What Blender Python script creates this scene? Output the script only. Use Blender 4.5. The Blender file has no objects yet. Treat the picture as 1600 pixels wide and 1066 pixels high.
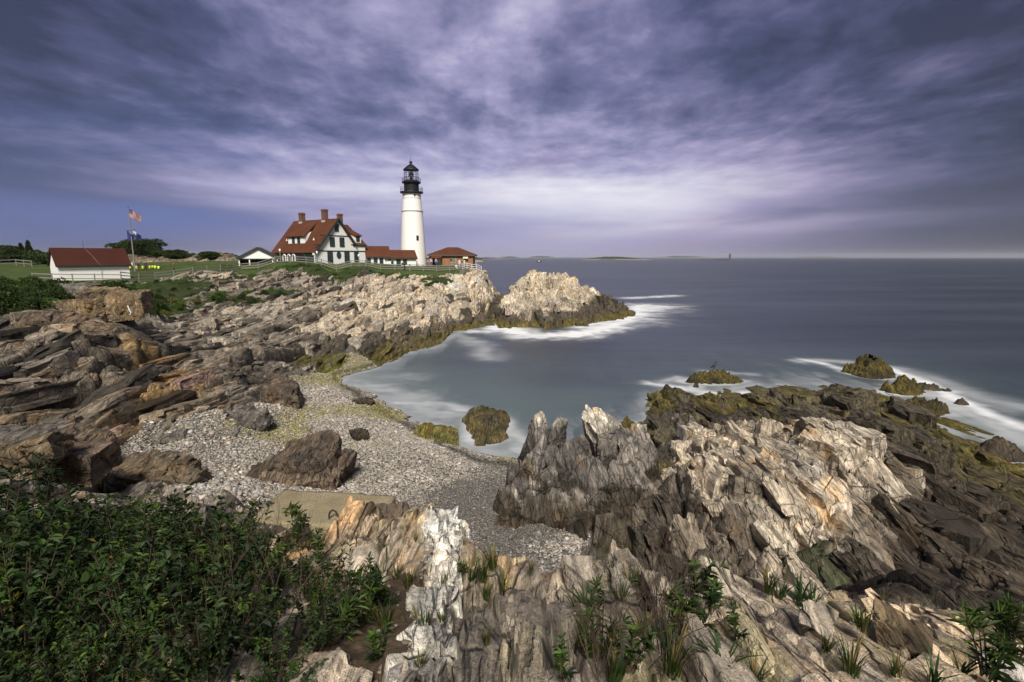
import bpy, math, random
import numpy as np
from mathutils import Vector, Matrix
R = math.radians
scene = bpy.context.scene
COL = scene.collection

# ------------------------------------------------------------------ camera
F = 830.0; PITCH = R(8.97); EYE = 10.0
cam_d = bpy.data.cameras.new('camera'); cam = bpy.data.objects.new('camera', cam_d); COL.objects.link(cam)
cam.location = (0, 0, EYE); cam.rotation_euler = (R(90) - PITCH, 0, R(0.0))
cam_d.sensor_width = 36; cam_d.lens = 36 * F / 1600; cam_d.clip_start = 0.05; cam_d.clip_end = 40000
scene.camera = cam

# ------------------------------------------------------------------ exposure
scene.view_settings.view_transform = 'Standard'; scene.view_settings.look = 'None'
scene.view_settings.gamma = 1; scene.view_settings.use_curve_mapping = False
scene.view_settings.exposure = 1.9
scene.cycles.max_bounces = 6; scene.cycles.diffuse_bounces = 3; scene.cycles.transparent_max_bounces = 8

# ------------------------------------------------------------------ sun
SUN_EL, SUN_AZ = R(46), R(178)      # azimuth clockwise from +Y
sd = bpy.data.lights.new('sun', 'SUN'); so = bpy.data.objects.new('sun', sd); COL.objects.link(so)
sd.energy = 1.5; sd.angle = R(16); sd.color = (1.0, 0.93, 0.82)
sdir = Vector((math.sin(SUN_AZ) * math.cos(SUN_EL), math.cos(SUN_AZ) * math.cos(SUN_EL), math.sin(SUN_EL)))
so.rotation_euler = sdir.to_track_quat('Z', 'Y').to_euler()

# ------------------------------------------------------------------ sky
world = bpy.data.worlds.new('World'); scene.world = world; world.use_nodes = True
class NT:
    def __init__(s, nt): s.nt = nt; s.n = nt.nodes; s.l = nt.links
    def node(s, t, **k):
        n = s.n.new(t)
        for a, b in k.items(): setattr(n, a, b)
        return n
    def inp(s, sock, v):
        if hasattr(v, 'bl_idname') or isinstance(v, bpy.types.NodeSocket): s.l.new(v, sock)
        else:
            if isinstance(v, (tuple, list)) and len(v) == 3 and sock.type == 'RGBA': v = (*v, 1)
            sock.default_value = v
    def math(s, op, a, b=0.0, c=0.0, clamp=False):
        n = s.node('ShaderNodeMath', operation=op, use_clamp=clamp)
        for i, v in enumerate((a, b, c)): s.inp(n.inputs[i], v)
        return n.outputs[0]
    def mix(s, fac, a, b, blend='MIX', clamp=False):
        n = s.node('ShaderNodeMix', data_type='RGBA', blend_type=blend, clamp_factor=True)
        s.inp(n.inputs[0], fac); s.inp(n.inputs[6], a); s.inp(n.inputs[7], b)
        return n.outputs[2]
    def ramp(s, fac, stops, interp='LINEAR'):
        n = s.node('ShaderNodeValToRGB'); n.color_ramp.interpolation = interp
        e = n.color_ramp.elements
        while len(e) < len(stops): e.new(0.5)
        for i, (p, c) in enumerate(stops):
            e[i].position = p; e[i].color = c if len(c) == 4 else (*c, 1)
        s.inp(n.inputs[0], fac); return n.outputs[0]
    def rng(s, v, a, b, c=0.0, d=1.0, smooth=True):
        n = s.node('ShaderNodeMapRange', interpolation_type='SMOOTHSTEP' if smooth else 'LINEAR')
        for i, x in enumerate((v, a, b, c, d)): s.inp(n.inputs[i], x)
        return n.outputs[0]
    def vec(s, x, y, z):
        n = s.node('ShaderNodeCombineXYZ')
        for i, v in enumerate((x, y, z)): s.inp(n.inputs[i], v)
        return n.outputs[0]
    def noise(s, vec, scale, detail=4, rough=0.55, dist=0.0, col=False):
        n = s.node('ShaderNodeTexNoise'); s.inp(n.inputs['Vector'], vec)
        n.inputs['Scale'].default_value = scale; n.inputs['Detail'].default_value = detail
        n.inputs['Roughness'].default_value = rough; n.inputs['Distortion'].default_value = dist
        return n.outputs[1 if col else 0]

def build_sky():
    t = NT(world.node_tree); t.n.clear()
    out = t.node('ShaderNodeOutputWorld'); bg = t.node('ShaderNodeBackground')
    sky = t.node('ShaderNodeTexSky', sky_type='NISHITA', sun_disc=False)
    sky.sun_elevation = SUN_EL; sky.sun_rotation = SUN_AZ
    tc = t.node('ShaderNodeTexCoord'); sep = t.node('ShaderNodeSeparateXYZ'); t.l.new(tc.outputs['Generated'], sep.inputs[0])
    x, y, z = sep.outputs
    zc = t.math('MAXIMUM', z, 0.0)
    az = t.math('ARCTAN2', x, y)                       # 0 ahead, + right
    inv = t.math('DIVIDE', 1.0, t.math('ADD', zc, 0.10))
    px = t.math('MULTIPLY', x, inv); py = t.math('MULTIPLY', y, inv)
    P = t.vec(t.math('MULTIPLY', px, 1.0), t.math('MULTIPLY', py, 0.66), 0.0)
    warp = t.noise(P, 0.9, 2, 0.5, col=True)
    Pw = t.node('ShaderNodeVectorMath', operation='MULTIPLY_ADD')
    t.inp(Pw.inputs[0], warp); Pw.inputs[1].default_value = (0.30, 0.30, 0); t.inp(Pw.inputs[2], P)
    n1 = t.noise(Pw.outputs[0], 1.0, 6, 0.52, 0.0)   # broad masses
    n2 = t.noise(Pw.outputs[0], 4.2, 6, 0.58, 0.0)    # mottling
    P3 = t.vec(t.math('MULTIPLY', az, 1.0), t.math('MULTIPLY', zc, 7.5), 3.0)
    n3 = t.noise(P3, 1.7, 6, 0.52, 0.35)               # low flat bands
    # brightness field
    def g(a0, wa, e0, we):
        da = t.math('POWER', t.math('ABSOLUTE', t.math('DIVIDE', t.math('SUBTRACT', az, a0), wa)), 2.0)
        de = t.math('POWER', t.math('ABSOLUTE', t.math('DIVIDE', t.math('SUBTRACT', z, e0), we)), 2.0)
        return t.math('EXPONENT', t.math('MULTIPLY', t.math('ADD', da, de), -1.0))
    glow = g(0.24, 0.46, 0.14, 0.105)
    glow2 = g(-0.02, 0.60, 0.06, 0.13)
    top = g(-0.12, 0.50, 0.38, 0.16)
    lft = g(-0.52, 0.30, 0.17, 0.025)
    v = t.math('MULTIPLY_ADD', glow, 0.25, 0.12)
    v = t.math('MULTIPLY_ADD', glow2, 0.42, v)
    v = t.math('MULTIPLY_ADD', top, 0.34, v)
    v = t.math('MULTIPLY_ADD', lft, 0.16, v)
    hi = t.rng(z, 0.12, 0.30)
    m1 = t.math('SUBTRACT', n1, 0.5); m2 = t.math('SUBTRACT', n2, 0.5); m3 = t.math('SUBTRACT', n3, 0.5)
    v = t.math('MULTIPLY_ADD', t.math('MULTIPLY', m1, hi), 0.72, v)
    v = t.math('MULTIPLY_ADD', t.math('MULTIPLY', m2, t.rng(z, .06, .22)), 0.70, v)
    lowf = t.math('SUBTRACT', 1.0, hi)
    v = t.math('MULTIPLY_ADD', t.math('MULTIPLY', m3, t.math('MULTIPLY', lowf, t.rng(z, 0.01, 0.07))), 0.95, v)
    v = t.math('MULTIPLY_ADD', t.rng(t.math('ABSOLUTE', az), 0.36, 0.86), -0.18, v)  # sides dimmed like lens falloff, put into the sky colour
    cl = t.ramp(v, [(0.0, (0.030, 0.034, 0.075)), (0.16, (0.062, 0.068, 0.155)), (0.34, (0.150, 0.143, 0.285)),
                    (0.52, (0.32, 0.285, 0.48)), (0.72, (0.56, 0.53, 0.68)), (0.95, (0.80, 0.77, 0.85))])
    # clear blue gap low on the left, mauve veil on the right
    blue = t.math('MULTIPLY', g(-0.62, 0.50, 0.055, 0.11), t.rng(n3, 0.66, 0.36))
    cl = t.mix(t.math('MULTIPLY', blue, 0.80), cl, (0.100, 0.130, 0.36))
    mauve = t.math('MULTIPLY', t.rng(az, 0.15, 0.75), 0.55)
    cl = t.mix(mauve, cl, t.mix(1.0, cl, (0.95, 0.78, 0.70), 'MULTIPLY'))
    pink = t.math('MULTIPLY', t.rng(t.noise(P, 0.6, 2), 0.5, 0.7), 0.5)
    cl = t.mix(pink, cl, t.mix(1.0, cl, (1.08, 0.97, 0.91), 'MULTIPLY'))
    cl = t.mix(1.0, cl, (0.315, 0.325, 0.305), 'MULTIPLY')
    # unseen sky behind the viewer and overhead, made darker to cut fill light
    back = t.rng(y, 0.25, -0.55)
    cl = t.mix(back, cl, (0.032, 0.032, 0.036))
    cl = t.mix(t.rng(z, 0.53, 0.8), cl, (0.035, 0.035, 0.042))
    skyc = t.mix(1.0, sky.outputs[0], (0.055, 0.055, 0.06), 'MULTIPLY')
    fin = t.mix(0.96, skyc, cl)
    t.inp(bg.inputs[0], fin); bg.inputs[1].default_value = 1.0
    t.l.new(bg.outputs[0], out.inputs[0])
build_sky()

# ------------------------------------------------------------------ helpers
CP, SP = math.cos(PITCH), math.sin(PITCH)
def ray(px, py):
    a = (px - 800) / F; b = -(py - 533) / F
    return a, CP + b * SP, -SP + b * CP
def atY(px, py, Y):                    # the point at ground distance Y seen there
    a, d, c = ray(px, py); k = Y / d
    return (a * k, Y, EYE + c * k)
def atZ(px, py, z):
    a, d, c = ray(px, py); k = (z - EYE) / c
    return (a * k, d * k, z)

def tag(o, label=None, cat=None, group=None, kind=None):
    if label: o['label'] = label
    if cat: o['category'] = cat
    if group: o['group'] = group
    if kind: o['kind'] = kind
    return o
def link(o, parent=None):
    COL.objects.link(o)
    if parent is not None: o.parent = parent
    return o
def empty(name, loc=(0, 0, 0), rz=0.0):
    o = bpy.data.objects.new(name, None); o.empty_display_size = 0.2
    o.location = loc; o.rotation_euler = (0, 0, rz); return link(o)
def copy_tree(o, parent=None):
    c = o.copy(); COL.objects.link(c); c.parent = parent
    for ch in list(o.children): copy_tree(ch, c)
    return c

def mesh_np(name, V, Fc, mat, attrs=None, smooth=True, parent=None, mats=None, midx=None):
    """V (n,3); Fc (m,k) or list of such arrays -> linked object"""
    V = np.asarray(V, np.float32)
    Fl = Fc if isinstance(Fc, list) else [Fc]
    Fl = [np.asarray(f, np.int32) for f in Fl if len(f)]
    me = bpy.data.meshes.new(name)
    me.vertices.add(len(V)); me.vertices.foreach_set('co', V.ravel())
    loops = np.concatenate([f.ravel() for f in Fl]); cnt = np.concatenate([np.full(len(f), f.shape[1], np.int32) for f in Fl])
    st = np.concatenate([[0], np.cumsum(cnt)[:-1]]).astype(np.int32)
    me.loops.add(len(loops)); me.loops.foreach_set('vertex_index', loops)
    me.polygons.add(len(cnt)); me.polygons.foreach_set('loop_start', st)
    me.polygons.foreach_set('use_smooth', np.full(len(cnt), smooth, bool))
    for m in (mats or [mat]): me.materials.append(m)
    if midx is not None: me.polygons.foreach_set('material_index', np.asarray(midx, np.int32))
    me.update(calc_edges=True); me.validate()
    for k, a in (attrs or {}).items():
        a = np.asarray(a, np.float32)
        if a.ndim == 2:
            at = me.attributes.new(k, 'FLOAT_COLOR', 'POINT'); c = np.ones((len(V), 4), np.float32); c[:, :3] = a; at.data.foreach_set('color', c.ravel())
        else:
            at = me.attributes.new(k, 'FLOAT', 'POINT'); at.data.foreach_set('value', a)
    return link(bpy.data.objects.new(name, me), parent)

class MB:
    """collects simple solids into one mesh"""
    def __init__(s): s.v = []; s.f = []
    def add(s, V, Fs):
        b = len(s.v); s.v += [tuple(v) for v in V]; s.f += [tuple(i + b for i in f) for f in Fs]; return s
    def box(s, x0, x1, y0, y1, z0, z1):
        return s.add([(x, y, z) for z in (z0, z1) for x, y in ((x0, y0), (x1, y0), (x1, y1), (x0, y1))],
                     [(3, 2, 1, 0), (4, 5, 6, 7), (0, 1, 5, 4), (1, 2, 6, 5), (2, 3, 7, 6), (3, 0, 4, 7)])
    def bar(s, a, b, w, h=None, up=(0, 0, 1)):
        a, b = Vector(a), Vector(b); h = h or w; d = (b - a).normalized()
        u = Vector(up); r = d.cross(u)
        if r.length < 1e-4: r = d.cross(Vector((1, 0, 0)))
        r.normalize(); u = r.cross(d)
        V = [p + r * sx * w / 2 + u * sz * h / 2 for p in (a, b) for sx, sz in ((-1, -1), (1, -1), (1, 1), (-1, 1))]
        return s.add(V, [(0, 1, 2, 3), (7, 6, 5, 4), (0, 4, 5, 1), (1, 5, 6, 2), (2, 6, 7, 3), (3, 7, 4, 0)])
    def tube(s, pts, rad, n=8, caps=True):
        pts = [Vector(p) for p in pts]; rads = rad if isinstance(rad, (list, tuple)) else [rad] * len(pts)
        V = []; Fs = []
        for i, p in enumerate(pts):
            d = (pts[min(i + 1, len(pts) - 1)] - pts[max(i - 1, 0)]).normalized()
            a = d.cross(Vector((0, 0, 1)))
            if a.length < 0.05: a = d.cross(Vector((0, 1, 0)))
            a.normalize(); b = a.cross(d)
            V += [p + (a * math.cos(2 * math.pi * k / n) + b * math.sin(2 * math.pi * k / n)) * rads[i] for k in range(n)]
        for i in range(len(pts) - 1):
            Fs += [(i * n + k, i * n + (k + 1) % n, (i + 1) * n + (k + 1) % n, (i + 1) * n + k) for k in range(n)]
        if caps: Fs += [tuple(range(n - 1, -1, -1)), tuple((len(pts) - 1) * n + k for k in range(n))]
        return s.add(V, Fs)
    def lathe(s, prof, n=24, c=(0, 0)):
        V = [(c[0] + r * math.cos(2 * math.pi * k / n), c[1] + r * math.sin(2 * math.pi * k / n), z) for r, z in prof for k in range(n)]
        Fs = [(i * n + k, i * n + (k + 1) % n, (i + 1) * n + (k + 1) % n, (i + 1) * n + k) for i in range(len(prof) - 1) for k in range(n)]
        Fs += [tuple(range(n - 1, -1, -1)), tuple((len(prof) - 1) * n + k for k in range(n))]
        return s.add(V, Fs)
    def ring(s, r, z, rad, n=24, m=6):
        V = [((r + rad * math.cos(2 * math.pi * j / m)) * math.cos(2 * math.pi * k / n), (r + rad * math.cos(2 * math.pi * j / m)) * math.sin(2 * math.pi * k / n), z + rad * math.sin(2 * math.pi * j / m)) for k in range(n) for j in range(m)]
        return s.add(V, [(k * m + j, ((k + 1) % n) * m + j, ((k + 1) % n) * m + (j + 1) % m, k * m + (j + 1) % m) for k in range(n) for j in range(m)])
    def prism(s, poly, y0, y1, axis='y'):
        """poly of (a,z) in the plane across axis, extruded along it"""
        n = len(poly)
        V = [(a, y0, z) if axis == 'y' else (y0, a, z) for a, z in poly] + [(a, y1, z) if axis == 'y' else (y1, a, z) for a, z in poly]
        return s.add(V, [tuple(range(n)), tuple(range(2 * n - 1, n - 1, -1))] + [(i, i + n, (i + 1) % n + n, (i + 1) % n) for i in range(n)])
    def build(s, name, mat, parent=None, smooth=False, recalc=True):
        me = bpy.data.meshes.new(name); me.from_pydata(s.v, [], s.f); me.materials.append(mat)
        if recalc:
            import bmesh
            bm = bmesh.new(); bm.from_mesh(me); bmesh.ops.recalc_face_normals(bm, faces=bm.faces); bm.to_mesh(me); bm.free()
        if smooth:
            me.polygons.foreach_set('use_smooth', [True] * len(me.polygons))
            me.set_sharp_from_angle(angle=R(38))
        return link(bpy.data.objects.new(name, me), parent)

# ------------------------------------------------------------------ numpy noise
def hsh(ix, iy, s):
    h = (ix.astype(np.int64) * 374761393 + iy.astype(np.int64) * 668265263 + s * 974634777) & 0xFFFFFFFF
    h = ((h ^ (h >> 13)) * 1274126177) & 0xFFFFFFFF
    h = ((h ^ (h >> 16)) * 2246822519) & 0xFFFFFFFF
    return ((h ^ (h >> 15)) & 0xFFFFFF).astype(np.float32) / 16777216.0
def vnoise(x, y, s=0):
    ix = np.floor(x); iy = np.floor(y); fx = (x - ix).astype(np.float32); fy = (y - iy).astype(np.float32)
    fx = fx * fx * (3 - 2 * fx); fy = fy * fy * (3 - 2 * fy)
    a = hsh(ix, iy, s); b = hsh(ix + 1, iy, s); c = hsh(ix, iy + 1, s); d = hsh(ix + 1, iy + 1, s)
    return (a + (b - a) * fx) * (1 - fy) + (c + (d - c) * fx) * fy
def fbm(x, y, s=0, o=4, g=0.5):
    t = 0; a = 1.0; n = 0
    for k in range(o):
        t = t + a * vnoise(x * 2 ** k + 17.3 * k, y * 2 ** k - 9.1 * k, s + k); n += a; a *= g
    return t / n
def voro(u, v, s):
    iu = np.floor(u); iv = np.floor(v)
    f1 = np.full(u.shape, 9, np.float32); f2 = f1.copy(); bu = np.zeros_like(f1); bv = bu.copy(); ci = bu.copy(); cj = bu.copy()
    for a in (-1, 0, 1):
        for b in (-1, 0, 1):
            cx = iu + a; cy = iv + b
            du = (u - cx - 0.12 - 0.76 * hsh(cx, cy, s)).astype(np.float32); dv = (v - cy - 0.12 - 0.76 * hsh(cx, cy, s + 7)).astype(np.float32)
            d = np.maximum(np.abs(du + dv * 0.25) * 1.05, np.abs(dv - du * 0.15)) * 0.85 + 0.15 * np.sqrt(du * du + dv * dv)
            m = d < f1
            f2 = np.where(m, f1, np.minimum(f2, d)); f1 = np.where(m, d, f1)
            bu = np.where(m, du, bu); bv = np.where(m, dv, bv); ci = np.where(m, cx, ci); cj = np.where(m, cy, cj)
    return f1, f2, bu, bv, ci, cj
def slab(x, y, Lx, Ly, s, tx=(-0.5, 1.3), ty=(-0.5, 0.5), ang=0.0, warp=0.13, crack=0.35, cw=0.10, ew=.11):
    """broken slabs elongated along y: height about -1..1 and a random value per slab"""
    if ang: x, y = x * math.cos(ang) + y * math.sin(ang), -x * math.sin(ang) + y * math.cos(ang)
    w = (fbm(x / Lx * 0.7, y / Ly * 0.7, s + 50, 3) - 0.5) * 2 * warp
    w2 = (fbm(x / Lx * 0.7, y / Ly * 0.7, s + 60, 3) - 0.5) * 2 * warp
    f1, f2, bu, bv, ci, cj = voro(x / Lx + w, y / Ly + w2, s)
    r1 = hsh(ci, cj, s + 11); r2 = hsh(ci, cj, s + 12); r3 = hsh(ci, cj, s + 13)
    h = (r1 - 0.5) * 1.6 + bu * (tx[0] + (tx[1] - tx[0]) * r2) + bv * (ty[0] + (ty[1] - ty[0]) * r3)
    e = f2 - f1
    h = -.30 + (h + .30) * sstep(0, ew, e) - crack * np.exp(-(e / cw) ** 2)
    return h.astype(np.float32), r2 * 0.5 + r3 * 0.5, e
def sstep(a, b, x):
    t = np.clip((x - a) / (b - a), 0, 1); return t * t * (3 - 2 * t)
def polydist(x, y, poly):
    """signed distance, + inside"""
    inside = np.zeros(x.shape, bool); dm = np.full(x.shape, 1e9, np.float32); n = len(poly)
    for i in range(n):
        x0, y0 = poly[i][:2]; x1, y1 = poly[(i + 1) % n][:2]
        if y0 != y1:
            c = ((y0 > y) != (y1 > y)) & (x < (x1 - x0) * (y - y0) / (y1 - y0) + x0); inside ^= c
        dm = np.minimum(dm, segdist(x, y, x0, y0, x1, y1)[0])
    return np.where(inside, dm, -dm)
def segdist(x, y, x0, y0, x1, y1):
    dx, dy = x1 - x0, y1 - y0; L = dx * dx + dy * dy + 1e-9
    t = np.clip(((x - x0) * dx + (y - y0) * dy) / L, 0, 1)
    return np.hypot(x - x0 - t * dx, y - y0 - t * dy).astype(np.float32), t
def linedist(x, y, pts):
    d = np.full(x.shape, 1e9, np.float32)
    for a, b in zip(pts[:-1], pts[1:]): d = np.minimum(d, segdist(x, y, a[0], a[1], b[0], b[1])[0])
    return d
def rbf(ctrl, warp):
    """linear-kernel interpolation of control heights"""
    C = np.array(ctrl, float); P = warp(C[:, 0], C[:, 1])
    A = np.sqrt(((P[:, None] - P[None]) ** 2).sum(-1)); n = len(C)
    M = np.zeros((n + 3, n + 3)); M[:n, :n] = A + np.eye(n) * 1e-4; M[:n, n] = 1; M[n, :n] = 1
    M[:n, n + 1:] = P; M[n + 1:, :n] = P.T
    w = np.linalg.solve(M, np.concatenate([C[:, 2], [0, 0, 0]]))
    def f(x, y):
        Q = warp(np.ravel(x), np.ravel(y)); out = np.zeros(len(Q))
        for k in range(0, len(Q), 40000):
            q = Q[k:k + 40000]
            out[k:k + 40000] = np.sqrt(((q[:, None] - P[None]) ** 2).sum(-1)) @ w[:n] + w[n] + q @ w[n + 1:]
        return out.reshape(np.shape(x))
    return f
# ------------------------------------------------------------------ materials
MATS = {}
def newmat(name):
    m = bpy.data.materials.new(name); m.use_nodes = True; t = NT(m.node_tree); t.n.clear()
    o = t.node('ShaderNodeOutputMaterial'); b = t.node('ShaderNodeBsdfPrincipled'); t.l.new(b.outputs[0], o.inputs[0])
    MATS[name] = m; return m, t, b, o
def obco(t):
    return t.node('ShaderNodeTexCoord').outputs['Object']
def mapped(t, v, scale, loc=(0, 0, 0), rot=(0, 0, 0)):
    n = t.node('ShaderNodeMapping'); t.l.new(v, n.inputs[0]); n.inputs['Scale'].default_value = scale
    n.inputs['Location'].default_value = loc; n.inputs['Rotation'].default_value = rot; return n.outputs[0]
def bump(t, b, h, strength, dist=0.02, prev=None):
    n = t.node('ShaderNodeBump'); n.inputs['Strength'].default_value = strength; n.inputs['Distance'].default_value = dist
    t.inp(n.inputs['Height'], h)
    if prev is not None: t.l.new(prev, n.inputs['Normal'])
    if b is not None: t.l.new(n.outputs[0], b.inputs['Normal'])
    return n.outputs[0]

def rock_material(name, k=1.0, obj_rot=(0, 0, 0)):
    m, t, b, o = newmat(name)
    co = obco(t); c = mapped(t, co, (k, k, k), rot=obj_rot)
    tint = t.node('ShaderNodeAttribute', attribute_name='tint').outputs['Color']
    wet = t.node('ShaderNodeAttribute', attribute_name='wet').outputs['Fac']
    wn = t.noise(c, 0.8, 2, 0.5, col=True)
    cw = t.node('ShaderNodeVectorMath', operation='MULTIPLY_ADD'); t.inp(cw.inputs[0], wn); cw.inputs[1].default_value = (0.16, 0.16, 0.16); t.inp(cw.inputs[2], c)
    g1 = mapped(t, cw.outputs[0], (9, 0.9, 3.0)); s1 = t.noise(g1, 1.0, 6, 0.62, 0.1)         # foliation
    g2 = mapped(t, cw.outputs[0], (38, 3.0, 12)); s2 = t.noise(g2, 1.0, 4, 0.6)
    bl = t.noise(c, 2.6, 5, 0.6)
    bl2 = t.noise(c, 9.0, 5, 0.65)
    f = t.math('MULTIPLY_ADD', t.math('SUBTRACT', s1, 0.5), 2.5, 1.0)
    f = t.math('MULTIPLY_ADD', t.math('SUBTRACT', s2, 0.5), 1.3, f)
    f = t.math('MULTIPLY_ADD', t.math('SUBTRACT', bl, 0.5), 1.1, f)
    f = t.math('MULTIPLY_ADD', t.math('SUBTRACT', bl2, 0.5), 0.8, f)
    g3 = t.noise(mapped(t, c, (1, .55, .8)), 48.0, 4, 0.7); g4 = t.noise(c, 150.0, 2, 0.6)
    f = t.math('MULTIPLY_ADD', t.math('SUBTRACT', g3, 0.5), 1.3, f); f = t.math('MULTIPLY_ADD', t.math('SUBTRACT', g4, 0.5), 0.8, f)
    f = t.math('MAXIMUM', f, 0.12)
    base = t.mix(1.0, tint, f, 'MULTIPLY')
    och = t.rng(t.noise(mapped(t, c, (1.4, 0.5, 1.0), (5, 2, 1)), 1.0, 4, 0.6), 0.54, 0.70)
    base = t.mix(t.math('MULTIPLY', och, 0.55), base, t.mix(1.0, base, (1.30, 0.90, 0.45), 'MULTIPLY'))
    lich = t.rng(bl2, 0.62, 0.72)
    base = t.mix(t.math('MULTIPLY', lich, 0.45), base, t.mix(1.0, base, (0.30, 0.29, 0.27), 'MULTIPLY'))
    # fissures along the foliation, with a few cross joints
    v1 = t.node('ShaderNodeTexVoronoi', feature='DISTANCE_TO_EDGE'); t.l.new(mapped(t, cw.outputs[0], (6.5, 0.8, 2.6)), v1.inputs['Vector']); v1.inputs['Scale'].default_value = 1.0
    v2 = t.node('ShaderNodeTexVoronoi', feature='DISTANCE_TO_EDGE'); t.l.new(mapped(t, cw.outputs[0], (1.5, 0.55, 1.1), (3, 3, 3)), v2.inputs['Vector']); v2.inputs['Scale'].default_value = 1.0
    e1 = t.rng(v1.outputs['Distance'], 0.0, 0.06); e2 = t.rng(v2.outputs['Distance'], 0.0, 0.03)
    msk = t.rng(t.noise(c, 1.1, 3), 0.42, 0.62); e1 = t.math('MAXIMUM', e1, msk)
    e2 = t.math('MAXIMUM', e2, t.rng(t.noise(mapped(t, c, (1, 1, 1), (4, 4, 4)), 0.8, 3), 0.50, 0.66))
    cr = t.math('MULTIPLY', t.math('MULTIPLY_ADD', e1, 0.62, 0.38), t.math('MULTIPLY_ADD', e2, 0.7, 0.3))
    base = t.mix(1.0, base, t.math('MULTIPLY_ADD', cr, 0.55, 0.45), 'MULTIPLY')
    t.inp(b.inputs['Base Color'], base)
    t.inp(b.inputs['Roughness'], t.math('MULTIPLY_ADD', wet, -0.35, 0.85))
    b.inputs['Specular IOR Level'].default_value = 0.35
    h = t.math('MULTIPLY_ADD', s1, 1.2, t.math('MULTIPLY', s2, 0.45))
    h = t.math('MULTIPLY_ADD', bl2, 0.5, h); h = t.math('MULTIPLY_ADD', cr, 1.1, h)
    h = t.math('MULTIPLY_ADD', g3, 0.30, h); h = t.math('MULTIPLY_ADD', g4, 0.10, h)
    for vv, amt in ((mapped(t, cw.outputs[0], (6.5, 0.8, 2.6)), 0.5), (mapped(t, cw.outputs[0], (15, 3.0, 8), (1, 2, 3)), 0.35)):
        vc = t.node('ShaderNodeTexVoronoi'); t.l.new(vv, vc.inputs['Vector']); vc.inputs['Scale'].default_value = 1.0
        sc = t.node('ShaderNodeSeparateColor'); t.l.new(vc.outputs['Color'], sc.inputs[0]); h = t.math('MULTIPLY_ADD', sc.outputs[0], amt, h)
        base = t.mix(1.0, base, t.math('MULTIPLY_ADD', sc.outputs[1], 0.45, 0.78), 'MULTIPLY')
    t.inp(b.inputs['Base Color'], base)
    bump(t, b, h, 1.0, 0.065 / k)
    return m
rock_material('rock')

def simple(name, col, rough=0.7, var=0.15, scale=3.0, bumpd=0.0, spec=0.4, metal=0.0, stretch=(1, 1, 1)):
    m, t, b, o = newmat(name)
    n = t.noise(mapped(t, obco(t), stretch), scale, 5, 0.6)
    f = t.math('MULTIPLY_ADD', t.math('SUBTRACT', n, 0.5), 2 * var * 2, 1.0)
    t.inp(b.inputs['Base Color'], t.mix(1.0, col, f, 'MULTIPLY'))
    b.inputs['Roughness'].default_value = rough; b.inputs['Specular IOR Level'].default_value = spec; b.inputs['Metallic'].default_value = metal
    if bumpd: bump(t, b, n, 0.8, bumpd)
    return m

def ground_material(name, a, bcol, c, scale=1.0, bd=0.03):
    m, t, b, o = newmat(name); co = obco(t)
    n1 = t.noise(co, 0.35 * scale, 5, 0.6); n2 = t.noise(co, 9 * scale, 5, 0.7); n3 = t.noise(mapped(t, co, (1, 1, 1), (9, 9, 0)), 1.6 * scale, 4, 0.6)
    cc = t.mix(t.rng(n1, 0.35, 0.65), a, bcol); cc = t.mix(t.rng(n3, 0.5, 0.68), cc, c)
    cc = t.mix(1.0, cc, t.math('MULTIPLY_ADD', n2, 1.1, 0.45), 'MULTIPLY')
    t.inp(b.inputs['Base Color'], cc); b.inputs['Roughness'].default_value = 0.9; b.inputs['Specular IOR Level'].default_value = 0.2
    bump(t, b, n2, 1.0, bd); return m
ground_material('grass_lawn', (0.036, 0.056, 0.014), (0.055, 0.082, 0.020), (0.080, 0.090, 0.030), 1.0, 0.05)
ground_material('scrub', (0.020, 0.035, 0.010), (0.035, 0.055, 0.014), (0.055, 0.050, 0.020), 1.5, 0.10)
ground_material('soil', (0.055, 0.038, 0.024), (0.085, 0.060, 0.038), (0.12, 0.09, 0.06), 4.0, 0.02)

def pebble_ground():
    m, t, b, o = newmat('gravel'); co = obco(t)
    wet = t.node('ShaderNodeAttribute', attribute_name='wet').outputs['Fac']
    v = t.node('ShaderNodeTexVoronoi'); t.l.new(mapped(t, co, (1, 1, 0.6)), v.inputs['Vector']); v.inputs['Scale'].default_value = 22
    h = t.rng(v.outputs['Distance'], 0.0, 0.6, 1.0, 0.0)
    sp = t.node('ShaderNodeSeparateColor'); t.l.new(v.outputs['Color'], sp.inputs[0])
    cc = t.ramp(sp.outputs[0], [(0, (0.10, 0.09, 0.08)), (0.5, (0.20, 0.18, 0.16)), (0.85, (0.32, 0.30, 0.28)), (1, (0.5, 0.48, 0.45))])
    cc = t.mix(1.0, cc, t.math('MULTIPLY_ADD', h, 0.6, 0.4), 'MULTIPLY')
    cc = t.mix(wet, cc, t.mix(1.0, cc, (0.25, 0.22, 0.20), 'MULTIPLY'))
    t.inp(b.inputs['Base Color'], cc); t.inp(b.inputs['Roughness'], t.math('MULTIPLY_ADD', wet, -0.45, 0.85)); bump(t, b, h, 1.0, 0.03)
    return m
pebble_ground()
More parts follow.
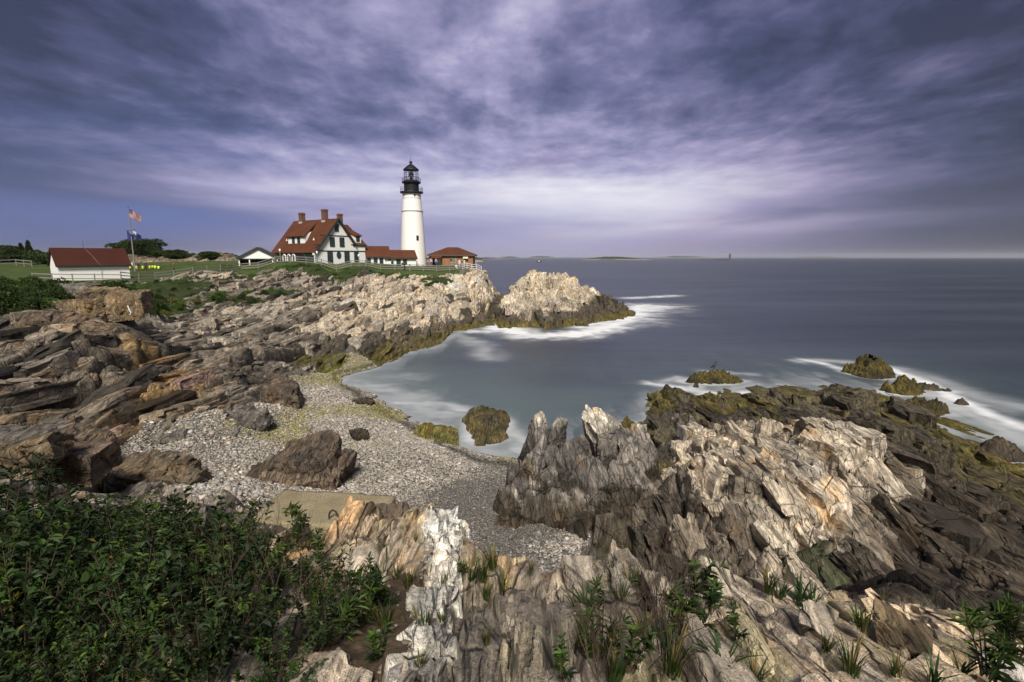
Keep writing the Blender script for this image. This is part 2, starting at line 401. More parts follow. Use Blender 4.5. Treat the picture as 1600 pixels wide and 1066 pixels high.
def attr_mat(name, rough=0.8, n_scale=30, n_amt=0.5, bd=0.004, spec=0.3, transl=0.0, objvar=0.0):
    """colour from the mesh's own 'tint' attribute with fine noise"""
    m, t, b, o = newmat(name)
    tint = t.node('ShaderNodeAttribute', attribute_name='tint').outputs['Color']
    n = t.noise(obco(t), n_scale, 4, 0.6)
    c = t.mix(1.0, tint, t.math('MULTIPLY_ADD', n, n_amt * 2, 1 - n_amt), 'MULTIPLY')
    if objvar:
        oi = t.node('ShaderNodeObjectInfo')
        c = t.mix(1.0, c, t.math('MULTIPLY_ADD', oi.outputs['Random'], objvar, 1 - objvar / 2), 'MULTIPLY')
    t.inp(b.inputs['Base Color'], c); b.inputs['Roughness'].default_value = rough; b.inputs['Specular IOR Level'].default_value = spec
    if bd: bump(t, b, n, 0.7, bd)
    if transl:
        tr = t.node('ShaderNodeBsdfTranslucent'); t.inp(tr.inputs[0], t.mix(1.0, c, (1.3, 1.5, 0.6), 'MULTIPLY'))
        ms = t.node('ShaderNodeMixShader'); ms.inputs[0].default_value = transl
        t.l.new(b.outputs[0], ms.inputs[1]); t.l.new(tr.outputs[0], ms.inputs[2]); t.l.new(ms.outputs[0], o.inputs[0])
    return m
attr_mat('pebble', 0.75, 20, 0.35, 0.004)
attr_mat('leaf', 0.6, 14, 0.45, 0.0, 0.25, 0.25, 0.35)
attr_mat('far_leaf', 0.7, 3, 0.5, 0.0, 0.2, 0.15, 0.3)
# ------------------------------------------------------------------ terrain
def Zs(*pts): return [atZ(px, py, z) for px, py, z in pts]
def Ys(*pts): return [atY(px, py, y) for px, py, y in pts]
CT = []
# ledge at the viewer's feet and its crest
CT += Zs((0, 1066, 8.0), (200, 1066, 8.2), (400, 1066, 8.3), (640, 1066, 8.35), (800, 1066, 8.4), (1000, 1066, 8.4), (1200, 1066, 8.35), (1400, 1066, 8.1), (1600, 1066, 7.9),
         (560, 960, 8.05), (700, 950, 8.05), (860, 930, 8.05), (1000, 960, 8.1), (1100, 960, 8.05), (1250, 960, 7.95), (1400, 1010, 7.6), (1550, 1030, 7.3),
         (480, 850, 7.35), (560, 815, 7.3), (640, 803, 7.25), (700, 818, 7.3), (760, 858, 7.45), (860, 866, 7.5), (960, 868, 7.45), (1060, 885, 7.45), (1120, 878, 7.4), (1190, 915, 7.5),
         (1300, 950, 7.15), (1400, 960, 6.8), (1490, 985, 6.6), (1600, 1025, 6.5), (520, 900, 7.7), (640, 880, 7.75), (780, 910, 7.85))
CT += [(0, 1.0, 8.45), (-1.0, .9, 8.45), (1, .9, 8.4), (2.2, .8, 8.3), (-2, .8, 8.3), (-3.4, 0.8, 8.0), (3.6, .8, 8.0), (-5, 1, 7.8), (5, 1, 7.7),
       (-2.0, 3.6, 7.7), (-3.5, 3.5, 7.5), (-5.0, 3.6, 7.3), (-6.5, 3.8, 7.2), (-2.6, 5.4, 7.0), (-4.3, 5.8, 6.8), (-6.2, 6.2, 6.8), (-8.5, 6.5, 6.8),
       (-3.4, 7.4, 5.6), (-5.4, 8.4, 5.6), (-7.8, 9.0, 6.0), (-11, 9.5, 6.4), (-9, 4, 7.4), (-13, 6, 7.4), (-20, 14, 7.0), (-16, 10, 6.8)]
# the drop behind the crest (hidden from here)
CT += [(-1.9, 7.4, 4.2), (-0.9, 7.6, 4.0), (0.1, 7.2, 3.9), (1.2, 6.9, 3.9), (2.4, 7.0, 3.7), (-1.7, 10.5, 2.4), (-0.4, 11, 2.1), (0.8, 10.5, 2.3), (2.2, 10.5, 2.4),
       (3.0, 6.2, 5.0), (4.2, 6.9, 4.3), (-3.4, 10.0, 3.5), (-1.5, 14, 1.9), (0, 14.2, 1.8)]
# beach
CT += Zs((600, 755, 1.55), (700, 780, 1.5), (790, 825, 1.6), (750, 745, 0.75), (650, 700, 0.85), (790, 723, 0.15), (700, 692, 0.12), (640, 660, 0.12), (590, 625, 0.1), (560, 610, .08), (530, 585, .1),
         (480, 600, 0.9), (480, 640, 1.2), (420, 665, 1.5), (560, 660, .75), (350, 700, 1.9), (250, 695, 2.2), (140, 715, 2.6), (300, 745, 2.4), (360, 770, 2.7), (450, 760, 2.1), (530, 720, 1.4), (860, 855, 1.7), (820, 870, 2.0))
# sea floor of the cove
CT += Zs((560, 590, -.25), (600, 610, -.25), (680, 655, -.25), (760, 700, -.25), (830, 690, -.5), (700, 620, -.8), (650, 575, -.9), (760, 560, -1.4), (900, 600, -1.5), (980, 640, -1), (720, 530, -1.0), (1050, 560, -2), (1200, 550, -2.5), (1000, 520, -2.5),
         (1180, 585, -1.0), (1250, 580, -1.2), (1330, 590, -1), (1480, 600, -1.5), (1500, 640, -1), (1590, 660, -1.2), (1550, 560, -2.5), (1000, 660, -.3), (1010, 700, .3))
CT += [(6, 95, -1.5), (30, 80, -3), (60, 70, -3), (90, 60, -3), (60, 45, -2.5), (42, 34, -2), (50, 24, -2), (70, 30, -3), (40, 120, -3), (10, 150, -3), (-6, 160, -3), (60, 170, -3), (-8, 220, -3), (120, 60, -3), (30, 220, -3), (150, 150, -3), (60, 12, -1), (90, 12, -2), (-30, 240, -2)]
# left platform
CT += Zs((60, 735, 3.6), (100, 700, 3.0), (200, 680, 2.8), (300, 664, 2.8), (370, 640, 2.6), (450, 590, 2.1), (460, 615, 1.3), (440, 600, 2.2), (300, 620, 3.2), (200, 640, 3.6), (200, 600, 3.7), (320, 570, 3.4), (380, 590, 2.7),
         (420, 540, 2.6), (500, 560, 1.0), (540, 572, .5), (600, 555, .5), (645, 543, .35), (600, 530, 1.5), (500, 535, 1.8), (560, 500, 2.7), (640, 520, 1.5), (680, 520, .7), (720, 505, .9), (755, 493, .4),
         (430, 500, 3.3), (350, 520, 3.4), (300, 500, 3.9), (260, 540, 3.7), (230, 560, 3.9), (440, 470, 4.2), (520, 480, 3.7), (600, 480, 3.4), (680, 480, 3.2), (620, 450, 5.1), (560, 450, 4.9), (690, 455, 4.4), (740, 470, 3.0), (770, 470, 2.2), (785, 455, 3.4),
         (260, 500, 3.6), (240, 480, 4.4), (300, 478, 4.7), (350, 460, 5.2), (320, 455, 5.6), (420, 450, 5.3), (400, 435, 6.3), (480, 440, 5.9), (520, 428, 6.9), (590, 430, 6.7), (640, 438, 6.0))
# cliff on the left
CT += Ys((0, 500, 27), (60, 498, 29), (130, 476, 33), (200, 474, 34.5), (207, 520, 31.5), (150, 540, 28), (60, 560, 25), (0, 590, 22.5), (100, 610, 24.5), (205, 575, 30), (0, 650, 19.5), (90, 650, 22), (0, 700, 16.5), (50, 715, 17))
CT += [(-26.5, 37, 4.6), (-23.5, 38, 4.3), (-22.4, 33, 3.9), (-22, 30, 3.9)]
CT += Ys((0, 470, 38), (60, 455, 45), (130, 462, 42), (190, 455, 47), (0, 447, 60), (250, 455, 56), (80, 450, 58), (190, 448, 62), (215, 470, 46))
# plateau and lawn
CT += Ys((0, 440, 72), (80, 441, 73), (190, 441, 76), (250, 434, 82), (340, 424, 90), (430, 412, 99), (500, 410, 103), (560, 413, 103), (640, 424, 102), (690, 427, 103), (720, 425, 104),
         (500, 418, 98), (570, 421, 97), (430, 422, 93), (350, 432, 80), (650, 433, 98), (690, 434, 98), (735, 417, 104), (745, 428, 101), (770, 440, 100), (780, 440, 110))
CT += [(-30, 110, 9.0), (-40, 110, 9.0), (-40, 122, 8.9), (-24, 118, 8.1), (-17, 121, 7.8), (-12, 121, 7.8), (-9, 124, 7.4), (-8, 118, 7.6), (-50, 105, 8.9), (-55, 90, 7.4), (-52, 80, 6.6), (-80, 82, 6.8), (-62, 90, 7.0),
       (-75, 97, 7.5), (-90, 110, 8.2), (-110, 120, 9.3), (-75, 108, 8.0), (-60, 108, 8.1), (-88, 124, 9.6), (-76, 124, 9.9), (-67, 122, 9.9), (-58, 120, 9.6), (-52, 118, 9.3), (-100, 150, 10.0), (-60, 150, 8.0), (-40, 150, 6.0), (-25, 145, 3), (-5, 135, 2.0), (-3, 122, 2),
       (-140, 120, 9.5), (-150, 170, 9.8), (-200, 150, 9.5), (-110, 200, 6), (-60, 200, -2), (-150, 230, 4), (-120, 80, 7.2), (-60, 40, 6.6), (-50, 28, 6.9), (-80, 50, 6.6), (-130, 60, 7), (-100, 35, 7), (-40, 18, 6.5), (-60, 15, 7)]
# ledges on the right
CT += Zs((1270, 676, 4.1), (1200, 690, 3.9), (1340, 690, 3.9), (1420, 705, 3.5), (1120, 705, 3.2), (1050, 725, 3.0), (1100, 655, 1.8), (1060, 625, 1.5), (1040, 615, 1.0), (1025, 650, .8), (1120, 630, .8), (1150, 632, .05), (1170, 650, .7),
         (1190, 622, 1.4), (1260, 618, 1.4), (1300, 620, 1.4), (1340, 640, 1.7), (1300, 655, 2.2), (1400, 660, 1.6), (1440, 680, 1.6), (1210, 655, 2.0), (1480, 690, .3), (1545, 705, .25), (1600, 735, .2), (1520, 740, 1.3),
         (1500, 760, 1.9), (1600, 810, 1.7), (1560, 860, 2.5), (1450, 800, 3.1), (1400, 770, 3.6), (1300, 760, 4.0), (1200, 770, 3.9), (1120, 790, 3.4), (1300, 820, 3.9), (1200, 840, 3.6), (1130, 850, 3.0), (1400, 850, 3.4),
         (1040, 800, 1.8), (1040, 860, 1.6), (1010, 760, 1.2), (1100, 880, 2.0), (1270, 885, 2.6), (1170, 880, 2.6), (1230, 880, 3.0))
CT += Ys((1330, 885, 7.6), (1420, 870, 8.2), (1510, 895, 8.0), (1570, 945, 7.3), (1600, 900, 11), (1380, 930, 6.6), (1480, 940, 6.9), (1300, 925, 6.2), (1250, 905, 7.0))
CT += [(5, 9, 3.0), (8.5, 10, 3.4), (12, 8, 3.5), (16, 12, 2.2), (20, 14, 1.2), (26, 18, -.6), (14, 5, 5.0), (10, 4, 6.0), (22, 8, 2), (34, 12, -.5), (3, 19, .6), (4.2, 20.5, .5), (6, 4.6, 6.4), (7.5, 6.2, 5.6)]
def polar(x, y):
    return np.stack([np.arctan2(x, y) * 1.6, np.log(np.hypot(x, y) + 1e-6)], -1)
base_rbf = rbf(CT, polar)
beach_poly = Zs((70, 720, 2.8), (150, 700, 2.5), (210, 690, 2.4), (300, 676, 2.1), (405, 662, 1.5), (412, 650, 1.4), (462, 622, 1.2), (458, 596, 1), (475, 585, .9), (528, 578, .15), (550, 560, -.4), (620, 600, -.4), (720, 650, -.4), (850, 680, -.4), (880, 720, .3)) + \
             [(2.8, 17, 1.2), (2.0, 14, 1.7), (2.3, 11, 2.3), (0.6, 9.5, 2.6), (-1.5, 9.6, 2.7), (-3.6, 9.4, 3.2), (-5.2, 11.5, 3.0), (-8.5, 14.2, 3.2), (-11.5, 16.2, 3.4)]
lawn_poly = Ys((0, 442, 69), (110, 443, 70), (190, 442, 73), (250, 436, 79), (340, 427, 87), (430, 415, 97), (500, 413, 101), (570, 416, 101), (640, 428, 100), (690, 430, 101), (722, 424, 104)) + \
            [(-8.5, 112, 7.7), (-7.5, 124, 7.5), (-14, 132, 7), (-30, 135, 7), (-52, 116, 9), (-92, 116, 9), (-170, 120, 9), (-170, 90, 8)]
scrub_polys = [Ys((-60, 443, 66), (60, 443, 68), (120, 443, 70), (200, 442, 72), (300, 432, 82), (330, 440, 74), (290, 452, 60), (240, 470, 48), (205, 462, 45), (150, 458, 44), (100, 455, 45), (90, 478, 36), (75, 500, 30), (-40, 500, 28), (-100, 480, 35)),
               Ys((340, 428, 83), (430, 414, 97), (500, 412, 101), (570, 416, 101), (640, 427, 100), (640, 431, 98), (570, 424, 96), (520, 430, 92), (490, 421, 96), (430, 425, 92), (380, 433, 83), (330, 440, 76)),
               Ys((655, 455, 90), (660, 433, 98), (690, 428, 100), (705, 432, 99), (690, 440, 95), (672, 458, 90)),
               Ys((300, 470, 58), (330, 462, 63), (380, 466, 64), (410, 458, 70), (400, 450, 74), (340, 448, 70), (290, 455, 62), (280, 470, 56)),
               Ys((400, 452, 76), (460, 442, 84), (470, 448, 80), (420, 462, 70))]
soil_poly = Zs((470, 1066, 8.3), (500, 1010, 8.2), (520, 950, 8.0), (560, 925, 7.9), (610, 900, 7.8), (640, 905, 7.8), (655, 930, 7.9), (640, 1000, 8.2), (625, 1066, 8.3))
vein = Zs((648, 1070, 8.35), (662, 1010, 8.2), (680, 960, 8.0), (688, 900, 7.85), (690, 860, 7.6), (706, 815, 7.3), (722, 808, 7.2))
far_rock = [(-110, 119), (-96, 117.5), (-70, 117.5), (-54, 116.5), (-48, 119), (-56, 130), (-110, 134)]

TH = np.linspace(R(-60), R(60), 1440); LR = np.exp(np.linspace(math.log(1.15), math.log(240), 1900))
def make_terrain():
    ct = np.linspace(R(-62), R(62), 260); cl = np.linspace(math.log(1.15), math.log(240), 300)
    g, h = np.meshgrid(ct, cl); rr = np.exp(h)
    zb = base_rbf(rr * np.sin(g), rr * np.cos(g))
    T, L = np.meshgrid(TH, np.log(LR))
    fi = (T - ct[0]) / (ct[1] - ct[0]); fj = (L - cl[0]) / (cl[1] - cl[0])
    i = np.clip(fi.astype(int), 0, 258); j = np.clip(fj.astype(int), 0, 298); a = fi - i; b = fj - j
    base = (zb[j, i] * (1 - a) + zb[j, i + 1] * a) * (1 - b) + (zb[j + 1, i] * (1 - a) + zb[j + 1, i + 1] * a) * b
    r = np.exp(L); x = (r * np.sin(T)).astype(np.float32); y = (r * np.cos(T)).astype(np.float32); r = r.astype(np.float32)
    base = base.astype(np.float32)
    wx = (fbm(x * .9, y * .9, 900, 4) - .5) * 2; wy = (fbm(x * .9, y * .9, 920, 4) - .5) * 2
    ws = np.clip(r * 0.035, 0.1, 2.2)
    qx = x + wx * ws; qy = y + wy * ws
    beach = polydist(qx, qy, beach_poly)
    lawn = polydist(qx, qy, lawn_poly)
    fr = polydist(qx, qy, far_rock)
    scr = np.full(x.shape, -1e3, np.float32)
    for p in scrub_polys: scr = np.maximum(scr, polydist(qx, qy, p))
    soil = polydist(qx, qy, soil_poly)
    bm = sstep(-.5, .3, beach); lm = sstep(-1.0, 1.0, lawn) * (1 - sstep(-.5, .5, fr)); sm = sstep(-1, 1, scr) * .65; so_ = sstep(-.08, .12, soil)
    mound = sstep(7.0, 5.8, np.hypot(x + 4.5, (y - 3.5) * 1.3))     # shrub bank: softer rock under the leaves
    rock = (1 - bm) * (1 - lm) * (1 - sm) * (1 - so_)
    far = sstep(26, 40, r); mid = sstep(6.0, 11, r)
    h0, c0, e0 = slab(x, y, 4.2, 13, 1, crack=.8, cw=.04, ang=R(-6))
    h1, c1, e1 = slab(x, y, 1.5, 3.8, 2, crack=.95, cw=.045, ew=.06, ang=R(-4))
    h2, c2, e2 = slab(x, y, .55, 1.5, 3, crack=.9, cw=.06, ew=.08, ang=R(-3))
    h3, c3, e3 = slab(x, y, .17, .62, 4, crack=.5, cw=.10)
    hf1, cf1, ef1 = slab(x, y, 2.4, 8.5, 21, tx=(.4, 1.3), ty=(-.35, .35), crack=.5, cw=.05, ew=.09, ang=R(-3), warp=.10)
    hf2, cf2, ef2 = slab(x, y, .80, 2.9, 22, tx=(.3, 1.3), ty=(-.5, .5), crack=.8, cw=.06, ew=.10, warp=.10)
    hn, cn, en = slab(x, y, .34, 1.5, 23, tx=(.3, 1.5), ty=(-.5, .5), crack=.5, cw=.06, warp=.08)
    lay = sstep(13, 20, r) * sstep(1, -3, x)
    big = fbm(x * .11, y * .06, 5, 3) - .5
    steep = sstep(20, 12, np.hypot(x - 5, y - 14))    # right ledge stands in bolder slabs
    d = big * 1.5 * far + h0 * .22 * far * sstep(1.6, 3.2, base + 1.2) + lay * (hf1 * .42 + hf2 * .20) + hn * .10 * (1 - mid) + h1 * (1 - .85 * lay) * (.38 * mid + .06) * (1 + .25 * steep + .5 * ((y > 20) & (x > 2))) + h2 * (.03 + .14 * mid) * (1 - .8 * lay) * sstep(190, 90, r) + h3 * (.02 + .024 * mid) * sstep(60, 20, r)
    rid = np.abs(fbm(x * 9 + fbm(x * .5, y * .3, 77, 2) * 1.5, y * .5, 31, 3) - .5) * -1.6
    rid2 = fbm(x * 46, y * 3.5, 33, 3) - .5
    rid0 = np.abs(fbm(x * 4.2 + fbm(x * .5, y * .5, 78, 2) * 1.4, y * .45, 35, 3) - .5)
    d = d + rid * (.05 + .07 * mid) * sstep(45, 12, r) + rid2 * .022 * sstep(14, 4, r) - rid0 * (.07 + .12 * mid) * sstep(40, 14, r)
    low = sstep(-.2, 1.0, base)
    z = base + d * rock * (.35 + .65 * low)
    z = z - 5.0 * np.exp(-(linedist(x, y, [(-4.4, 90), (-3.3, 100), (-2.0, 118)]) / 1.5) ** 2)
    # white quartz vein in broken blocks
    vd = linedist(x + (fbm(x * 4, y * 4, 41, 3) - .5) * .16, y, vein)
    vw = .10 + .06 * fbm(x * 0 + 3, y * 1.6, 43, 2) + .05 * sstep(3.5, 5, y)
    vm = sstep(1, .8, vd / vw) * (r < 9)
    hv, cv, ev = slab(x, y, .42, .34, 44, tx=(-.3, .3), ty=(-.4, .4), warp=.2, crack=1.0, cw=.06)
    z = z + vm * (.07 + .04 * hv - d * rock * .75 + .012 * (fbm(x * 14, y * 14, 45, 3) - .5))
    z = z + so_ * (fbm(x * 5, y * 5, 51, 4) - .5) * .10
    z = z + bm * ((fbm(x * .6, y * .6, 52, 3) - .5) * .22 + (fbm(x * 8, y * 8, 53, 3) - .5) * .05)
    z = z + lm * (fbm(x * .25, y * .25, 54, 3) - .5) * .25 + sm * (fbm(x * .8, y * .8, 55, 4) - .5) * .7
    z = z + sstep(-.5, .5, fr) * (h1 * .3 + .3)
    # ---- colour of the stone, plus painted crevice shade and edge falloff
    n1 = fbm(x * .22, y * .13, 61, 4); n2 = fbm(x * .8, y * .4, 62, 4); n3 = fbm(x * 3.5, y * 1.6, 63, 4)
    cream = np.array([.64, .54, .41]); grey = np.array([.27, .235, .195]); brown = np.array([.20, .155, .115]); dark = np.array([.052, .042, .030])
    ochre = np.array([.38, .25, .11]); white = np.array([.62, .585, .54]); algae = np.array([.115, .095, .018])
    def mixc(c, k, m): return c + (k - c) * m[..., None]
    c = np.broadcast_to(grey, x.shape + (3,)).astype(np.float32)
    bright = sstep(-34, -12, x) * sstep(48, 62, y) * .95                       # bleached headland
    ledge = sstep(7.5, 5.5, np.hypot((x - 6.6) * .9, (y - 14.8) * .62))
    fg = sstep(9, 6, r) * (.42 + .5 * sstep(3.0, 4.4, r))
    c = mixc(c, cream, np.clip(bright + ledge * .70 + fg + (n1 - .45) * .9, 0, 1))
    c = mixc(c, white, np.clip((n2 - .5) * 3.2, 0, 1) * np.clip(bright + ledge * .35 + .1, 0, 1) * .8)
    left = sstep(-12, -19, x) * sstep(46, 34, y)
    c = mixc(c, np.array([.205, .175, .14]), left * .72)
    orange = sstep(2.2, .6, linedist(x, y, Zs((130, 690, 3.2), (260, 590, 3.7), (300, 568, 3.6))) + (n2 - .5) * 2.5) * .85
    cliffo = sstep(1.6, .3, np.hypot(x + 22.6, (y - 31.5) * .6) + (n2 - .5) * 2.5) * .8
    c = mixc(c, ochre, np.clip(orange + cliffo + np.clip((n3 - .56) * 4, 0, 1) * .45 * np.clip(left + fg, 0, 1), 0, 1))
    rd = sstep(-.6, 1.6, x + (n2 - .5) * 2.6 - (5.8 + (y - 10) * 1.0)) * (y < 60) * sstep(8.6, 10, r)
    c = mixc(c, np.array([.16, .125, .085]) * (.5 + n3)[..., None], sstep(3.5, 5, x) * sstep(9.5, 8.2, r) * sstep(4.5, 6, r) * .8)        # dark brown stone on the right
    c = mixc(c, np.array([.048, .036, .025]), rd * .95)
    c = mixc(c, brown, sstep(3.4, 2.2, np.hypot(x - 3.6, y - 13)) * .7)
    c1 = c1 * (1 - lay) + cf1 * lay; c2 = c2 * (1 - lay) + cf2 * lay
    c = c * (0.42 + .58 * c1 + .58 * c2)[..., None] * (.62 + .76 * n3)[..., None]
    crk = np.exp(-(e2 / .05) ** 2) * sstep(60, 30, r) * .5 + np.exp(-(e1 / .03) ** 2) * .65 * (1 - lay) * mid + lay * (np.exp(-(ef1 / .045) ** 2) + np.exp(-(ef2 / .075) ** 2) * sstep(.42, .58, fbm(x * .5, y * .25, 68, 3))) * .95 + np.exp(-(en / .02) ** 2) * .25 * (1 - mid)
    c = c * (1 - np.clip(crk, 0, .93))[..., None]  # crevice shade put into the colour along the slab joints
    wl = 2.0 + (n1 - .5) * 1.6 + (n2 - .5) * 1.1 + (n3 - .5) * 1.8 + .4 * sstep(70, 95, y) + 1.0 * sstep(9, 12, x) * (y < 60) - 0.9 * sstep(8, 5, np.hypot(x - 6, y - 15))
    wl = wl - 1.3 * sstep(-8, -14, x) * sstep(36, 28, y)
    wetm = sstep(wl + .15, wl - .25, z)
    c = mixc(c, dark * (.6 + .8 * n3)[..., None], wetm * .9)
    am = sstep(1.15, .45, z + (n3 - .5) * .8 + (n1 - .5) * .6) * (1 - bm)
    c = mixc(c, algae * (.5 + n3)[..., None], am * .85)
    c = mixc(c, np.array([.085, .075, .018]), np.clip((n3 - .47) * 4, 0, 1) * wetm * .5 * ((x > 4) & (y > 20)))
    green = sstep(1.3, .5, np.hypot((x - 3.6) * 1.0, (y - 13.6) * .45) + (n3 - .5)) + sstep(.8, .3, np.hypot((x - 6.8) * 1.8, (y - 11.4) * .7) + (n3 - .5) * .7)
    c = mixc(c, np.array([.038, .066, .010]) * (.4 + 1.2 * n3)[..., None], np.clip(green, 0, 1) * (r > 9) * (r < 20) * .75)
    green2 = sstep(2.6, 1.2, np.hypot(x + 15, (y - 44) * .35) + (n3 - .5) * 1.5) * sstep(2.6, 1.2, z)
    c = mixc(c, np.array([.12, .13, .02]), green2 * .7)
    # near stone: tan crown and moss stains
    c = mixc(c, np.array([.52, .40, .23]) * (.5 + n3)[..., None], sstep(.33, .58, n1 * .4 + n2 * .6) * sstep(9, 6.5, r) * .8)
    c = mixc(c, np.array([.26, .24, .04]), sstep(.66, .74, fbm(x * 2.6, y * 1.8, 66, 4)) * sstep(7, 5, r) * .35)
    c = mixc(c, np.array([.66, .62, .55]) * (.7 + .5 * n3)[..., None], vm * .92)
    c = mixc(c, np.array([.17, .135, .09]) * (.5 + n3)[..., None], sstep(-.5, .5, fr) * .9)
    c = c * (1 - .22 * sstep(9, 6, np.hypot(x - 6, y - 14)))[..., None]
    c = c * (1 - .10 * sstep(8, 5.5, r) * sstep(6.5, 3.0, r) - .10 * left - .10 * sstep(-10, -22, x) * sstep(75, 45, y))[..., None]  # lens-like falloff painted into the stone, near and at left
    gul = sstep(1.5, .5, linedist(x, y, [(4.6, 21), (4.7, 18.5), (4.9, 16.3), (4.4, 14.2)]) + (n3 - .5) * 1.2)
    c = mixc(c, np.array([.050, .042, .034]) * (.5 + n3)[..., None], gul * .85)
    fore = sstep(3.2, 1.6, np.hypot((x - 3.0) * 1.1, (y - 11.3) * .75) + (n3 - .5) * 1.4) * (r > 8.6)
    c = mixc(c, np.array([.105, .090, .073]) * (.5 + n3)[..., None], fore * .85)
    wet = np.clip(wetm + rd * .3, 0, 1)
    bwet = sstep(.32, .12, z) * bm
    # ---- split into one mesh per surface
    ny, nx = x.shape; idx = np.arange(ny * nx).reshape(ny, nx)
    Q = np.stack([idx[:-1, :-1], idx[:-1, 1:], idx[1:, 1:], idx[1:, :-1]], -1).reshape(-1, 4)[:, ::-1]
    zz = z.ravel(); Q = Q[(zz[Q].max(1) > -.75)]
    reg = np.zeros(x.shape, np.int8)
    reg[(scr > .0)] = 3; reg[lawn > 0] = 2; reg[(fr > 0)] = 4; reg[(beach > 0)] = 1; reg[soil > 0] = 5
    reg[(reg == 0) & (r < 9.0) & (z > 4.2)] = 6
    reg[(reg == 0) & (x > 2.2) & (y < 48)] = 7
    rq = reg.ravel()[Q[:, 0]]
    # the bedrock lies a little deeper between the slabs that stand out of it
    sink = sstep(-.3, -1.1, beach) * sstep(-.5, -1.6, lawn) * sstep(.2, -1.0, scr) * sstep(-.05, -.25, soil) * sstep(.16, .34, linedist(x, y, vein)) * sstep(.2, .8, z) * (fr < -1) * ((x > -.9 - .0 * y) | (r > 9))
    zm = z - sink * np.clip(r * .022, .06, .42)
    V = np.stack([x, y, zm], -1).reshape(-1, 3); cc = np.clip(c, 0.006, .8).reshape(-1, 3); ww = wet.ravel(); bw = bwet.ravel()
    spec = {0: ('headland_rock', 'rock', 'cracked pale bedrock shelving from the lawn edge down to the cove'), 1: ('beach', 'gravel', 'grey gravel bed of the small cobble beach'),
            2: ('lawn', 'grass_lawn', 'mown green lawn on the headland around the buildings'), 3: ('scrub_ground', 'scrub', 'dark scrubby ground along the top of the bank'),
            4: ('outcrop_rock', 'rock', 'low rocky outcrop rising behind the lawn and flagpole'), 5: ('soil', 'soil', 'bare brown soil patch beside the white quartz vein'),
            6: ('foreground_rock', 'rock', 'tan and grey layered ledge with a white quartz vein at the viewer\'s feet'), 7: ('ledge_rock', 'rock', 'pale and dark brown rock ledge right of the cove')}
    for k, (nm, mt, lb) in spec.items():
        q = Q[rq == k]
        if not len(q): continue
        u, inv = np.unique(q, return_inverse=True)
        at = {'wet': ww[u]}
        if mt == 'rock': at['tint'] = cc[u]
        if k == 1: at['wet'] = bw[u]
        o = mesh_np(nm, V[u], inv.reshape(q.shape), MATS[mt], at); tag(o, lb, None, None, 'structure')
    vdist = linedist(x, y, vein)
    return x, y, z, beach, lawn, scr, soil, np.clip(c, .006, .8).astype(np.float32), fr, vdist
TX, TY, TZ, TB, TLAWN, TSCR, TSOIL, TC, TFR, TVEIN = make_terrain()
def ground(x, y, arr=None):
    """terrain height (or another field) at world x, y"""
    arr = TZ if arr is None else arr
    x = np.asarray(x, float); y = np.asarray(y, float)
    fi = (np.arctan2(x, y) - TH[0]) / (TH[1] - TH[0]); fj = (np.log(np.hypot(x, y)) - math.log(LR[0])) / (math.log(LR[1] / LR[0]))
    i = np.clip(fi.astype(int), 0, len(TH) - 2); j = np.clip(fj.astype(int), 0, len(LR) - 2); a = np.clip(fi - i, 0, 1); b = np.clip(fj - j, 0, 1)
    return (arr[j, i] * (1 - a) + arr[j, i + 1] * a) * (1 - b) + (arr[j + 1, i] * (1 - a) + arr[j + 1, i + 1] * a) * b
def gz(x, y): return float(ground(x, y))
def hit(px, py):
    """where the ground lies along that line of sight"""
    Y = np.exp(np.linspace(math.log(1.3), math.log(120), 1500)); a, d, c = ray(px, py); k = Y / d
    b = np.nonzero(EYE + c * k < ground(a * k, Y))[0]; i = b[0] if len(b) else 400
    return a * k[i], Y[i], gz(a * k[i], Y[i])
# ------------------------------------------------------------------ free-standing rocks
PAL = {
 'weedy': ((.17, .12, .05), (.065, .058, .022)),
 'cream': ((.50, .43, .34), (.30, .26, .22)), 'grey': ((.20, .18, .16), (.105, .092, .080)), 'brown': ((.165, .125, .09), (.085, .066, .050)),
 'dark': ((.075, .058, .040), (.045, .036, .026)), 'kelp': ((.105, .082, .017), (.034, .029, .013)), 'ochre': ((.25, .18, .10), (.14, .11, .075)),
 'moss': ((.15, .13, .035), (.05, .065, .014)), 'pale': ((.50, .48, .46), (.40, .38, .36)), 'crag': ((.23, .205, .18), (.085, .078, .078))}
def rock_tint(V, pal, seed, wl=None, top=None):
    x, y, z = V.T; A, B = (np.array(p) for p in PAL[pal])
    n = fbm(x * .9 + z, y * .5 + z * 1.3, seed, 4); n3 = fbm(x * 4 + z * 2, y * 2 - z * 3, seed + 5, 4)
    c = B + (A - B) * np.clip((n - .5) * 3 + .5, 0, 1)[:, None]
    c = c * (.6 + .8 * n3)[:, None]
    if top is not None:
        k = sstep(top[0], top[1], z + (n - .5) * 1.2)[:, None]; c = c + (np.array(top[2]) * (.7 + .6 * n3)[:, None] - c) * k
    w = np.zeros(len(x))
    if wl is not None:
        wl = wl + np.where(y > 60, sstep(9, 19, x) * 2.6, 0); w = sstep(wl + .3, wl - .3, z + (n - .5) * 1.4 + (n3 - .5) * .6); c = c + (np.array([.055, .044, .030]) * (.6 + .8 * n3)[:, None] - c) * (w * .92)[:, None]
        k = sstep(1.2, .4, z + (n3 - .5) * .9)[:, None] * .85; c = c + (np.array([.13, .105, .018]) * (.5 + n3)[:, None] - c) * k
    return np.clip(c, .006, .8), w

